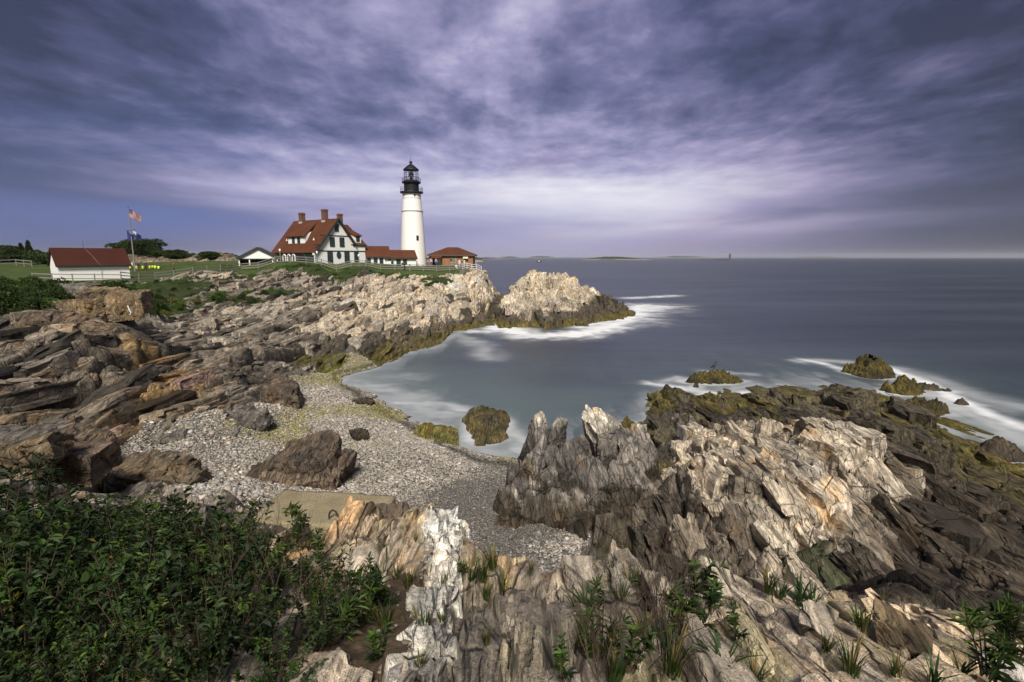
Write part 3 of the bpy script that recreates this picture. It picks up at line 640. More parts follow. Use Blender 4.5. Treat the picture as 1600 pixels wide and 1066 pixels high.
def cube_grid(n):
    """vertices of a subdivided cube surface in -1..1 and its quads, welded"""
    g = np.linspace(-1, 1, n + 1); a, b = np.meshgrid(g, g); a = a.ravel(); b = b.ravel(); o = np.ones_like(a)
    S = [np.stack(s, -1) for s in ((a, b, o), (b, a, -o), (o, a, b), (-o, b, a), (b, o, a), (a, -o, b))]
    idx = np.arange((n + 1) ** 2).reshape(n + 1, n + 1)
    q = np.stack([idx[:-1, :-1], idx[:-1, 1:], idx[1:, 1:], idx[1:, :-1]], -1).reshape(-1, 4)
    V = np.concatenate(S); Q = np.concatenate([q + k * len(a) for k in range(6)])
    key = np.round((V + 1) * 1000).astype(np.int64); key = key[:, 0] * 10 ** 8 + key[:, 1] * 10 ** 4 + key[:, 2]
    _, first, inv = np.unique(key, return_index=True, return_inverse=True)
    return V[first], inv[Q]
def block(c, size, rot, seed, n=20, cuts=7, rough=1.0, boxy=.72, strat=1.0):
    """one angular block: chopped, weathered and turned; returns V, Q"""
    rg = np.random.default_rng(seed); V, Q = cube_grid(n)
    sph = V / np.linalg.norm(V, axis=1)[:, None]; V = V * (boxy + .12) + sph * max(0, .88 - boxy) * 1.25
    for k in range(cuts):
        d = rg.normal(size=3); d[2] *= .7; d /= np.linalg.norm(d); off = rg.uniform(.62, 1.0) * np.abs(d).sum() * .80
        s = V @ d - off; V = V - np.outer(np.maximum(s, 0), d)
    L = V * np.array(size) / 2
    x, y, z = L.T; nrm = V / np.linalg.norm(V, axis=1)[:, None]
    lines = fbm(x * 7 + 50 + seed, y * .9 + z * .6, seed, 3) - .5
    f1, f2, bu, bv, ci, cj = voro(x / .26 + z * .35 + seed, y / .8 + z / .75, seed)
    d = (lines * .09 * strat + (fbm(x * 2 + z * 2.1 + seed, y * 2 + z * .7, seed + 1, 4) - .5) * .09 + (hsh(ci, cj, 5) - .5) * .13 - np.exp(-((f2 - f1) / .10) ** 2) * .07) * rough
    L = L + nrm * d[:, None] * min(1, max(size) / 1.2)
    M = np.array(rot.to_matrix()) if not isinstance(rot, np.ndarray) else rot
    return L @ M.T + np.array(c), Q
from mathutils import Euler
def rocks_mesh(name, blocks, pal, seed, wl=None, top=None, parent=None):
    Vs, Qs, b = [], [], 0
    for V, Q in blocks: Vs.append(V); Qs.append(Q + b); b += len(V)
    V = np.concatenate(Vs); Q = np.concatenate(Qs); tint, w = rock_tint(V, pal, seed, wl, top)
    if len(blocks) > 5: tint = np.clip(tint * np.concatenate([np.full((len(v), 1), random.Random(seed * 99 + i).uniform(.6, 1.35)) for i, v in enumerate(Vs)]), .006, .8)
    o = mesh_np(name, V, Q, MATS['rock'], {'tint': tint, 'wet': w}, parent=parent); o.data.set_sharp_from_angle(angle=R(28)); return o
def boulder(px, py, Y, w, d, h, pal, seed, label, rot=(0, 0, 0), group=None, wl=None, top=None, cuts=9, sink=.15, name='boulder', n=26, boxy=.6, cat='rock'):
    x, y, z = atY(px, py, Y) if Y else hit(px, py)          # px,py: middle of its foot as seen
    if not Y: w, d, h = (v * y / 5.0 * .8 for v in (w, d, h))
    o = rocks_mesh(name, [block((x, y + d * .35, z + h / 2 - sink), (w, d, h), Euler(rot), seed, n, cuts, boxy=boxy)], pal, seed, wl, top)
    return tag(o, label, cat, group)
_G = {}
def sblock(size, seed, n, M, c, lam=.22, cuts=5, la=1.0):
    """a sharp slab, thin across x, long along y, its top edge splintered into laminae"""
    if n not in _G: _G[n] = cube_grid(n)
    V0, Q = _G[n]; rg = np.random.default_rng(seed); V = V0.copy()
    for k in range(cuts):
        d = rg.normal(size=3) * (1.0, 1.0, .55); d[2] = abs(d[2]) * rg.choice((1, 1, -.5)) + .25; d /= np.linalg.norm(d); off = rg.uniform(.60, .95) * np.abs(d).sum() * .86
        V = V - np.outer(np.maximum(V @ d - off, 0), d)
    sx, sy, sz = size; L = V * np.array(size) / 2; x, y, z = L.T; top = sstep(-.2, .3, V[:, 2])
    li = np.floor((x / sx + .12 * np.sin(y / sy * 5 + seed)) / lam); pj = np.floor(y / sy * 2.2 + hsh(li, li, seed) * 1.5)
    L[:, 2] += top * (hsh(li, pj, seed) - .6) * min(.16 * sz, .34 * sx) * la; L[:, 1] += (hsh(li, li * 0, seed + 3) - .5) * .22 * sy * np.abs(V[:, 1]) ** 3
    zi = np.floor(z / sz * 3.1 + hsh(li, pj, seed + 4)); L[:, 0] += (hsh(zi, pj, seed + 5) - .5) * .16 * sx * (np.abs(V[:, 0]) > .5)
    f = (fbm(y / sx * .9 + seed, z / sx * .9 + x / sx, seed, 3) - .5) * .10 * sx; L = L + f[:, None]
    return L @ M.T + np.array(c), Q
# the tall broken crag between beach and gully
rg = random.Random(5); cb = []
rows = [(19.6, [(850, 657, .75, 1), (868, 672, .6, 0), (895, 688, .8, 0), (932, 652, .8, 1), (962, 664, .95, 0), (992, 680, .9, 0), (1010, 700, .7, 0)]),
        (18.5, [(838, 700, .7, 1), (862, 712, .7, 0), (888, 716, .8, 0), (918, 704, .8, 0), (948, 694, .8, 1), (978, 700, .8, 1), (1005, 722, .8, 0)]),
        (17.5, [(818, 742, .8, 0), (846, 748, .75, 0), (878, 742, .8, 0), (910, 736, .9, 0), (944, 733, .8, 0), (974, 740, .75, 0), (1006, 752, .75, 0)]),
        (16.7, [(800, 783, .8, 0), (832, 785, .8, 0), (866, 782, .8, 0), (902, 780, .8, 0), (938, 772, .85, 0), (972, 778, .75, 0), (1004, 792, .7, 0)]),
        (15.9, [(800, 812, .85, 0), (905, 818, .75, 0), (935, 808, .8, 0), (965, 815, .8, 0), (998, 822, .7, 0)])]
k = 0
for Y, ts in rows:
    for px, py, w, pk in ts:
        k += 1; x, y, z = atY(px, py, Y); h = 2.6 + rg.uniform(-.2, .5)
        tilt = Euler((R(rg.uniform(10, 26)), R(rg.uniform(-16, 10)), R(rg.uniform(-16, 16))))
        c = Vector((x, y, z)) - tilt.to_matrix() @ Vector((0, 0, h / 2)) * (1.0)
        for q in (0,):
            off = tilt.to_matrix() @ Vector((rg.uniform(-.1, .1) * w, rg.uniform(-.15, .15), 0))
            cb.append(sblock((w * rg.uniform(1.05, 1.3), rg.uniform(1.1, 1.8), h), 300 + k * 2 + q, 26, np.array(tilt.to_matrix()), c + off, lam=.34, cuts=6, la=.45))
o = rocks_mesh('rock_crag', cb, 'crag', 71, wl=2.3, top=(3.3, 4.3, (.60, .54, .45)))
tag(o, 'tall jagged grey crag with pale peaks standing between the beach and the gully', 'rock')
cb = []
for k, (px, py, Y, w, h) in enumerate([(1050, 612, 36, 1.5, 2.2), (1075, 622, 35, 1.4, 2.2), (1040, 632, 33.5, 1.3, 2.0), (1062, 645, 32, 1.5, 2.2), (1090, 640, 32.5, 1.3, 2.0), (1105, 655, 31, 1.4, 2)]):
    x, y, z = atY(px, py, Y); e = Euler((R(rg.uniform(-5, 18)), R(rg.uniform(10, 30)), R(rg.uniform(-20, 20))))
    cb.append(sblock((w * 1.1, 2.4, h), 340 + k, 22, np.array(e.to_matrix()), (x, y, z - h * .45), lam=.2, cuts=6))
tag(rocks_mesh('rock_nose', cb, 'dark', 72, wl=1.0), 'dark upright slabs with olive seaweed at the water end of the gully', 'rock')

GB = 'boulders lying on the cobble beach'
def cluster(name, px, py, Y, parts, pal, seed, label, group=None, wl=None, top=None, cat='rock'):
    x, y, _ = atY(px, py, Y); z = gz(x, y); B = []
    for k, (dx, dy, zc, w, d, h, rx, ry, rz) in enumerate(parts): B.append(block((x + dx, y + dy, z + zc), (w, d, h), Euler((rx, ry, rz)), seed * 10 + k, 24, 6, boxy=.86))
    return tag(rocks_mesh(name, B, pal, seed, wl, top), label, cat, group)
cluster('boulder', 468, 768, 17.9, [(.25, .9, .40, 2.0, 2.4, 1.5, .1, -.22, .2), (-.75, .8, .2, 1.6, 2.2, 1.1, .05, -.42, .25), (1.05, 1.0, .2, 1.0, 2.0, 1.2, .1, .25, .1), (-.1, .1, .1, 2.6, 1.2, .8, .35, -.15, .15), (.1, 1.7, .35, 1.6, 1.6, 1.2, -.1, -.1, .3), (-1.5, .9, -.05, 1.3, 1.6, .7, 0, -.3, .2)], 'brown', 401, 'large brown angular boulder in the middle of the cobble beach', GB)
cluster('boulder', 225, 762, 16.4, [(-.6, .6, .1, 2.6, 1.8, 1.1, .1, .08, -.1), (.9, .5, .05, 1.7, 1.6, .95, .1, .2, -.2), (-1.7, .8, .1, 1.4, 1.5, .9, 0, -.2, .1), (0, 1.2, .2, 2.4, 1.4, .9, -.1, .1, 0)], 'ochre', 402, 'long low tan boulder on the beach beside the shrub bank', GB)
boulder(686, 706, 27.4, 3.1, 2.0, 1.1, 'moss', 403, 'low yellow green mossy boulder at the edge of the wet sand', (0, R(5), R(-12)), GB)

boulder(560, 684, 25.4, .95, .6, .45, 'dark', 405, 'small dark boulder lying alone on pale cobbles', (0, 0, .4), GB)
boulder(497, 612, 39.5, 3.2, 1.5, .35, 'moss', 406, 'flat bright green slab near the inner end of the cove', (0, R(3), .3), GB)
boulder(525, 643, 32.5, 1.5, .7, .35, 'moss', 407, 'small yellow green slab on cobbles behind the mossy boulder', (0, 0, -.3), GB)
boulder(565, 634, 34, 1.3, 1.2, .5, 'dark', 408, 'dark weedy stone at the tide line of the cove', (0, 0, .2), GB)
boulder(600, 832, 9.3, .9, .6, .5, 'brown', 409, 'small brown rock below the concrete block', (0, 0, .2), GB)
GC = 'fallen blocks at the foot of the left ledges'
for i, (px, py, Y, w, d, h, pal, rt, lb) in enumerate([
    (385, 676, 24.3, 2.0, 1.8, 1.5, 'grey', (.1, .25, .3), 'grey wedge shaped block at the beach end of the left ledges'),
    (432, 640, 29.5, 2.3, 2.6, 2.3, 'brown', (.2, .3, .2), 'dark split block forming the nose of the left ledges'),
    (345, 680, 23.2, 2.2, 1.4, .9, 'grey', (0, .2, -.2), 'low grey slab left of the wedge shaped block'),
    (240, 695, 21.5, 2.4, 1.6, .9, 'grey', (0, -.15, .2), 'flat grey slab at the left edge of the cobbles'),
    (60, 740, 13.6, 2.6, 1.7, 1.2, 'brown', (0, .1, .2), 'rounded brown block behind the leafy bank'),
    (105, 706, 16.8, 1.8, 1.5, 1.1, 'brown', (.1, .2, -.3), 'brown block at the foot of the left cliff'),
    (0, 745, 12.2, 2.0, 1.6, 1.3, 'ochre', (.1, -.2, .3), 'tan block at the left edge above the leafy bank'),
    (20, 712, 15.5, 1.9, 1.4, 1.1, 'grey', (.1, .1, .1), 'grey block beneath the left cliff wall')]):
    boulder(px, py + 6, Y, w, d, h * .72, pal, 420 + i, lb, rt, GC, cuts=7, boxy=.86, name='rock_block')
GD = 'big blocks stacked on the left cliff'
cliff = [(188, 496, 33, 2.6, 2.6, 1.9, 'ochre', (.05, -.1, .15), 'square ochre topped block at the right corner of the cliff top'),
    (145, 482, 34, 2.4, 2.2, 1.5, 'ochre', (.1, .05, -.1), 'tan block next left of the cliff corner'),
    (100, 506, 31.5, 3.4, 2.2, 1.7, 'ochre', (0, -.08, .1), 'long tan ledge block in the middle of the cliff top'),
    (182, 530, 31.5, 2.8, 2.2, 1.8, 'brown', (.05, -.12, 0), 'brown block under the cliff corner'),
    (125, 552, 29, 3.2, 2.2, 2.0, 'grey', (.08, -.06, .1), 'weathered grey block in the middle of the cliff face'),
    (40, 525, 28, 3.6, 2.2, 1.5, 'brown', (.02, -.05, 0), 'long brown slab at the left of the cliff face'),
    (70, 560, 26.5, 3.4, 2.2, 1.8, 'grey', (.05, -.1, .1), 'grey slab under the long brown slab'),
    (20, 590, 24, 3.0, 2.0, 1.8, 'grey', (.05, -.1, 0), 'large leaning slab near the left edge of the picture'),
    (50, 625, 22.3, 3.0, 2.0, 1.6, 'grey', (.1, -.2, .1), 'streaked grey slab low on the left cliff'),
    (160, 592, 28, 3.6, 2.2, 1.4, 'grey', (.05, -.22, .05), 'tilted grey slab along the foot of the cliff face'),
    (110, 640, 23.8, 2.8, 1.8, 1.2, 'grey', (.05, -.25, .05), 'leaning grey slab at the cliff foot'),
    (205, 575, 30.5, 2.6, 2.0, 1.5, 'grey', (.05, -.2, .05), 'cracked grey slab below the cliff corner'),
    (110, 458, 42, 2.4, 2.0, 1.0, 'grey', (.05, .1, 0), 'grey flat stone poking out of the scrub above the cliff')]
for i, (px, py, Y, w, d, h, pal, rt, lb) in enumerate(cliff):
    if i not in (0, 1, 2, 5, 12): continue
    boulder(px, py, Y, w * 1.05, d, h * .85, pal, 440 + i, lb, rt, GD, cuts=5, boxy=.93, name='rock_block', n=26)

# slabs of rock in the water
MOUNDS = []
def mound(name, cx, cy, rx, ry, h, pal, seed, label, ang=0.0, res=.09, wl=None, A=.5, cell=(.8, 1.6), group=None, ctrl=None, box=None, base=-.8, top=None, cat='rock', shape=1.6):
    if box is None: box = (cx - rx * 1.25, cx + rx * 1.25, cy - ry * 1.25, cy + ry * 1.25)
    if ctrl is None: MOUNDS.append((cx, cy, rx, ry, ang))
    xs = np.arange(box[0], box[1], res); ys = np.arange(box[2], box[3], res); x, y = np.meshgrid(xs, ys); x = x.astype(np.float32); y = y.astype(np.float32)
    if ctrl is None:
        u = (x - cx) * math.cos(ang) + (y - cy) * math.sin(ang); v = -(x - cx) * math.sin(ang) + (y - cy) * math.cos(ang)
        q = np.hypot(u / rx, v / ry) + (fbm(x * 1.5 / rx, y * 1.5 / rx, seed + 9, 4) - .5) * .7
        b = (h - base) * np.clip(1 - q ** shape, -1, 1) + base
    else: b = rbf(ctrl, lambda a, c: np.stack([a, c], -1))(x, y).astype(np.float32)
    e = sstep(-.9, .4, b)
    h1 = slab(x, y, *cell, seed, crack=.5, cw=.09)[0]; h2 = slab(x, y, cell[0] * .36, cell[1] * .36, seed + 3, crack=.6, cw=.1)[0]; h3 = fbm(x * 5 / cell[0], y * 2.5 / cell[1], seed + 5, 3) - .5
    z = b + e * (h1 * A * .6 + h2 * A * .25 + h3 * A * .3)
    if cell[1] > 3: z = z + e * slab(x, y, cell[0] * 2.6, cell[1] * 2, seed + 7, crack=.4, cw=.06)[0] * A * .9
    V = np.stack([x, y, z], -1).reshape(-1, 3); idx = np.arange(len(V)).reshape(x.shape)
    Q = np.stack([idx[:-1, :-1], idx[:-1, 1:], idx[1:, 1:], idx[1:, :-1]], -1).reshape(-1, 4); Q = Q[V[:, 2][Q].max(1) > -.45]
    u, inv = np.unique(Q, return_inverse=True); V = V[u]; tint, w = rock_tint(V, pal, seed, wl, top)
    return tag(mesh_np(name, V, inv.reshape(Q.shape), MATS['rock'], {'tint': tint, 'wet': w}), label, cat, group)
oc = [atY(860, 426, 88), atY(825, 431, 85), atY(800, 448, 80), atY(895, 433, 88), atY(935, 448, 89), atY(972, 466, 93), atY(840, 455, 79.5), atY(890, 465, 81), atY(860, 490, 77), atY(930, 480, 84), (-1.6, 81, -.3), (-1.8, 76, -.6), (.5, 73.4, -.4), (5, 74.2, -.6), (9, 76.5, -.6), (13, 81, -.5), (18, 86, -.6), (21, 92, -.6),
      (23, 97, -1.5), (18, 103, -1.5), (8, 104, -1), (1, 98, 1.5), (-1.6, 88, 1.5), (-3.6, 90, -1), (-4, 100, -1.5), (-4, 72, -2), (12, 72, -2.5), (24, 84, -2.5), (3, 77, 1.6), (8, 79.5, 1.4), (13, 85, 1.3), (0, 86, 5.0), (12, 96, 3.4), (6, 99, 3.5), (17, 95, 1.2), (-.6, 78.5, 1.2)]
mound('offshore_rock', 0, 0, 1, 1, 1, 'cream', 501, 'big pale craggy rock with a dark weedy foot and surf, just off the headland', box=(-6, 26, 70, 106), res=.11, wl=2.2, A=1.15, cell=(1.9, 4.2), ctrl=oc, top=(3.0, 5.0, (.50, .43, .33)))
GK = 'seaweed covered rocks in the water off the right ledges'
x0, y0, _ = atZ(1120, 600, 0); mound('sea_rock', x0, y0 + .8, 3.3, 1.6, 1.05, 'kelp', 511, 'yellow olive weed covered rock standing alone in the water with a bird on it', 0, .06, None, .5, (.55, .6), GK)
x0, y0, _ = atZ(1362, 590, 0); mound('sea_rock', x0 + .9, y0 + 1.4, 2.5, 3.0, 1.45, 'kelp', 512, 'tallest weedy rock, a dark wedge at the right with surf behind', .5, .06, None, .55, (.7, .9), GK)
x0, y0, _ = atZ(1405, 616, 0); mound('sea_rock', x0 + .6, y0 + .6, 2.2, 1.5, 1.0, 'kelp', 513, 'lumpy weedy rock in front of the dark wedge', .2, .06, None, .5, (.5, .55), GK)
x0, y0, _ = atZ(1438, 648, 0); mound('sea_rock', x0 + .5, y0 + .7, 2.5, 1.2, 1.0, 'kelp', 514, 'low rounded weedy rock nearest the right ledges', -.1, .06, None, .45, (.45, .5), GK)
x0, y0, _ = atZ(1445, 608, 0); mound('sea_rock', x0, y0, 2.4, .8, .42, 'dark', 515, 'thin dark reef awash in the surf behind the weedy rocks', -.5, .06, None, .3, (.5, .6), GK)
x0, y0, _ = atZ(1504, 632, 0); mound('sea_rock', x0, y0, 1.1, .5, .38, 'dark', 516, 'small dark rock alone in the surf at the far right', -.2, .05, None, .25, (.5, .6), GK)
x0, y0, _ = atZ(1585, 722, 0); mound('sea_rock', x0, y0 + .8, 1.5, 1.1, 1.15, 'dark', 517, 'rounded dark rock at the right edge of the picture', 0, .05, None, .3, (.5, .6), GK)
x0, y0, _ = atZ(984, 672, 0); mound('sea_rock', x0, y0 + .6, 1.0, .8, .75, 'kelp', 518, 'round dark weedy rock behind the crag', 0, .05, None, .3, (.5, .6), GK)
x0, y0, _ = atZ(1087, 605, 0); mound('sea_rock', x0, y0, .45, .4, .4, 'dark', 519, 'tiny dark rock in the foam of the inlet', 0, .05, None, .2, (.5, .6), GK)
x0, y0, _ = atZ(1128, 645, 0); mound('sea_rock', x0, y0 + .3, .9, .9, .8, 'dark', 520, 'wet dark rock inside the foaming inlet', 0, .05, None, .3, (.5, .6), GK)
x0, y0, _ = atZ(893, 502, 0); mound('sea_rock', x0, y0 + 1.8, 4.2, 2.3, 2.6, 'ochre', 521, 'blocky brown boulder at the foot of the big offshore rock', -.3, .08, 1.5, .8, (1.4, 1.8), GK)

x0, y0, _ = atZ(762, 668, 0); mound('boulder', x0, y0 - .1, 1.7, 3.4, .85, 'weedy', 404, 'low square brown ledge with dark weedy top standing in the shallow water', .05, .05, None, .28, (1.3, 2.0), GB, top=(.55, .85, (.050, .042, .030)), shape=3.2)
# pale rounded boulder bottom right
boulder(1580, 1040, None, .42, .4, .30, 'pale', 530, 'smooth pale grey rounded boulder at the right edge of the near ledge', (0, .1, .2), None, cuts=2, boxy=.1, n=20)
# tilted slabs of the near ledge, one by one
GS = 'upright slabs of the near ledge crest'
for i, (px, py, w, d, h, pal, rt, lb) in enumerate([
    (1035, 945, .30, .5, .46, 'cream', (.30, -.10, .1), 'pale pointed slab of the crest right of the twiggy shrub'),
    (1115, 935, .52, .6, .40, 'cream', (.3, .30, -.2), 'broad cream slab with yellow lichen on the crest'),
    (975, 925, .30, .5, .30, 'cream', (.2, -.1, .1), 'rounded cream slab behind the grass of the crest'),
    (905, 905, .42, .5, .26, 'cream', (.2, .1, 0), 'knobbly white and tan slab in the middle of the crest'),
    (1290, 985, .5, .6, .30, 'cream', (.25, .35, -.5), 'pinkish tan slab leaning right on the crest'),
    (1420, 1000, .7, .6, .28, 'ochre', (.2, .30, -.6), 'yellow tan slab with a sharp upper edge at the right'),
    (560, 895, .5, .7, .18, 'cream', (.15, -.3, .35), 'tan slab with rust streaks left of the white vein'),
    (625, 870, .4, .6, .16, 'cream', (.15, -.25, .3), 'cream slab below the concrete block'),
    (500, 925, .45, .6, .2, 'ochre', (.15, -.35, .4), 'ochre slab at the edge of the leafy bank'),
    (1075, 1010, .22, .4, .26, 'pale', (.3, .1, .1), 'small white slab standing between the bare shrubs')]):
    boulder(px, py, None, w, d, h, pal, 540 + i, lb, rt, GS, cuts=5, boxy=.78, name='rock_slab', n=34, sink=.1)

# ------------------------------------------------------------------ splintered strata standing out of the bedrock
def tcol(x, y):
    i = np.clip(((np.arctan2(x, y) - TH[0]) / (TH[1] - TH[0])).astype(int), 0, len(TH) - 1); j = np.clip(((np.log(np.hypot(x, y)) - math.log(LR[0])) / math.log(LR[1] / LR[0])).astype(int), 0, len(LR) - 1); return TC[j, i]
def strata(name, label, spots, n, tintf=None):
    Vs, Qs, Ts, b = [], [], [], 0
    for k, (x, y, z, sx, sy, sz, yaw, roll, pitch, seed, tint) in enumerate(spots):
        M = np.array(Euler((pitch, roll, yaw), 'XYZ').to_matrix()); V, Q = sblock((sx, sy, sz), seed, n, M, (x, y, z)); Vs.append(V); Qs.append(Q + b); b += len(V)
        Ts.append(np.tile(tint, (len(V), 1)))
    V = np.concatenate(Vs); T = np.concatenate(Ts); x, y, z = V.T
    n3 = fbm(x * 3 + z, y * 1.5 + z, 91, 3); T = T * (.75 + .6 * n3)[:, None]
    w = sstep(.9, .2, z + (n3 - .5)); T = T + (np.array([.09, .075, .018]) - T) * (w * .7)[:, None]
    o = mesh_np(name, V, np.concatenate(Qs), MATS['rock'], {'tint': np.clip(T, .006, .8), 'wet': w}); o.data.set_sharp_from_angle(angle=R(24)); return tag(o, label, None, None, 'structure')
def spots_in(n, box, ok, sx, sy, sz, expo, roll, seed, yaw=.0, minr=.5, vary=.25, gain=1.0, polar_=False, scale=lambda x, y: 1.0):
    rg = random.Random(seed); out = []; tries = 0
    X, Y = [], []
    while len(out) < n and tries < n * 40:
        tries += 1
        if polar_: r = math.exp(rg.uniform(math.log(box[0]), math.log(box[1]))); th = rg.uniform(R(box[2]), R(box[3])); x, y = r * math.sin(th), r * math.cos(th)
        else: x, y = rg.uniform(box[0], box[1]), rg.uniform(box[2], box[3])
        if not ok(x, y): continue
        s = scale(x, y); a, b, c = rg.uniform(*sx) * s, rg.uniform(*sy) * s, rg.uniform(*sz) * s
        if any(abs(x - u) < (a + p) * minr * .5 and abs(y - v) < (b + q) * minr * .5 for u, v, p, q in X): continue
        z = gz(x, y); pit = math.atan2(gz(x, y + b * .3) - gz(x, y - b * .3), b * .6); pit = max(-.45, min(.45, pit * .8))
        ro = rg.uniform(*roll); col = tcol(np.array([x]), np.array([y]))[0] * rg.uniform(1 - vary, 1 + vary) * gain
        col = col * min(1, .52 / col.max()); col[2] = max(col[2], col[0] * .55) if col[0] > .3 else col[2]
        col = np.maximum(col, .03 if col.sum() > .2 else .012)
        zz = min(z, gz(x + a * .3, y) + .1 * s, gz(x, y + b * .45) + .08 * s, gz(x, y + b * .8) + .2 * s); out.append((x, y, zz - c / 2 + c * rg.uniform(*expo), a, b, c, yaw + rg.gauss(0, .09), ro, pit, rg.randrange(10 ** 6), col)); X.append((x, y, a, b))
    return out
f0 = lambda arr, x, y: float(ground(np.array([x]), np.array([y]), arr)[0])
okrock = lambda x, y: f0(TB, x, y) < -.15 and f0(TLAWN, x, y) < -.5 and f0(TSCR, x, y) < .3 and f0(TSOIL, x, y) < -.08
strata('near_strata', 'splintered upright layers of the near ledge', spots_in(520, (1.5, 7.2, -24, 50), lambda x, y: okrock(x, y) and f0(TVEIN, x, y) > .30 and not (x < -.75 and y < 4.2 and x < -.75 - (4.2 - y) * .0) and gz(x, y) > 5.8, (.16, .48), (.7, 2.1), (.34, .50), (.07, .24), (-.40, .25), 61, minr=.54, polar_=True, gain=1.30, scale=lambda x, y: .45 + .125 * math.hypot(x, y)), 18)
strata('ledge_strata', 'fractured slabs standing out of the pale right ledge', spots_in(330, (2.2, 11.5, 8.6, 20), lambda x, y: okrock(x, y) and gz(x, y) > .8, (.35, 1.15), (.9, 2.8), (.9, 1.3), (.06, .26), (-.5, .3), 62, yaw=.10, minr=.70, gain=1.15), 14)
strata('dark_strata', 'dark fractured slabs on the wet slope at the right', spots_in(330, (3, 24, 12, 36), lambda x, y: okrock(x, y) and (x > y * .42 or y > 20) and gz(x, y) > .15, (.45, 1.4), (1.2, 3.6), (.8, 1.3), (.04, .22), (-.4, .3), 63, yaw=.08, minr=.72, gain=1.05), 11)
strata('left_strata', 'stepped slabs of the left platform and cliff', spots_in(520, (14, 62, -46, -11), lambda x, y: okrock(x, y) and gz(x, y) > .5, (.7, 2.0), (2.4, 6.5), (.8, 1.3), (.06, .20), (-.30, -.06), 64, minr=.68, polar_=True, gain=1.18, scale=lambda x, y: .55 + .012 * math.hypot(x, y)), 12)
strata('headland_strata', 'pale broken slabs of the headland', spots_in(620, (55, 112, -33, -1.5), lambda x, y: okrock(x, y) and gz(x, y) > .4, (1.0, 2.8), (2.0, 6.0), (1.0, 1.7), (.06, .22), (-.30, -.02), 65, minr=.66, polar_=True, vary=.35), 9)
# blocks on the big offshore rock and white blocks of the vein
def on_mesh(o, n, zmin, sx, sy, sz, expo, roll, seed, res):
    me = o.data; co = np.empty(len(me.vertices) * 3, np.float32); me.vertices.foreach_get('co', co); co = co.reshape(-1, 3); tc = np.empty(len(me.vertices) * 4, np.float32); me.attributes['tint'].data.foreach_get('color', tc); tc = tc.reshape(-1, 4)[:, :3]
    rg = random.Random(seed); out = []; idx = np.nonzero(co[:, 2] > zmin)[0]
    for _ in range(n):
        k = idx[rg.randrange(len(idx))]; x, y, z = (float(v) for v in co[k]); c = rg.uniform(*sz)
        out.append((x, y, z - c / 2 + c * rg.uniform(*expo), rg.uniform(*sx), rg.uniform(*sy), c, rg.gauss(0, .15), rg.uniform(*roll), rg.uniform(-.2, .2), rg.randrange(10 ** 6), tc[k] * rg.uniform(.7, 1.3)))
    return out
oro = bpy.data.objects['offshore_rock']
so_ = strata('slab', 'x', on_mesh(oro, 210, .3, (.8, 2.2), (1.4, 3.6), (1.2, 2.2), (.02, .16), (-.4, .3), 66, 10), 9); del so_['kind']; del so_['label']; so_.parent = oro
vp = []; rgv = random.Random(8)
for a, b in zip(vein[:-1], vein[1:]):
    m = max(1, int(math.hypot(b[0] - a[0], b[1] - a[1]) / .24))
    for k in range(m):
        t_ = (k + .5) / m; x, y = a[0] + (b[0] - a[0]) * t_, a[1] + (b[1] - a[1]) * t_
        for dx in (-.05, .06): xx = x + dx * rgv.uniform(.6, 1.4); yy = y + rgv.uniform(-.05, .05); s = rgv.uniform(.8, 1.15) * (1 + .10 * max(0, y - 3)); vp.append((xx, yy, gz(xx, yy) - .075 + rgv.uniform(-.015, .02), .16 * s, .25 * s, .22, rgv.gauss(.05, .12), rgv.uniform(-.15, .15), rgv.uniform(-.25, .05), rgv.randrange(10 ** 6), np.array([.74, .70, .62]) * rgv.uniform(.85, 1.05)))
strata('quartz_vein', 'broken white quartz vein running down the near ledge', vp, 16)

# concrete block with its lifting loops
def concrete_block():
    m, t, b, o = newmat('concrete'); co = obco(t)
    v = t.node('ShaderNodeTexVoronoi'); t.l.new(co, v.inputs['Vector']); v.inputs['Scale'].default_value = 38
    n = t.noise(co, 1.5, 5, .6); n2 = t.noise(co, 60, 3, .6)
    c = t.mix(t.rng(n, .3, .7), (.30, .245, .14), (.40, .34, .22)); c = t.mix(1.0, c, t.math('MULTIPLY_ADD', v.outputs['Distance'], -.7, 1.15), 'MULTIPLY')
    t.inp(b.inputs['Base Color'], c); b.inputs['Roughness'].default_value = .9; bump(t, b, t.math('ADD', v.outputs['Distance'], n2), 1, .02)
    root = empty('concrete_block', (-4.3, 11.4, 2.95), R(-7)); tag(root, 'old tan concrete block with two rusty loops, lying behind the near ledge', 'concrete block')
    V, Q = cube_grid(22); V = V * np.array([1.42, .78, .72]) + np.array([0, 0, .68])
    V = V + ((fbm(V[:, 0] * 6 + V[:, 2], V[:, 1] * 6 + V[:, 2] * 3, 5, 3) - .5) * .05)[:, None]
    mesh_np('block', V, Q, m, parent=root, smooth=True)
    r = simple('rusty_steel', (.045, .028, .020), .8, .3, 20)
    for x in (-.62, .38):
        a = [(x, -.52, 1.25), (x, -.52, 1.50), (x + .03, -.515, 1.58), (x + .09, -.51, 1.62), (x + .15, -.50, 1.58), (x + .19, -.49, 1.47), (x + .20, -.49, 1.25)]
        MB().tube(a, .022, 8).build('lifting_loop', r, root, smooth=True)
concrete_block()
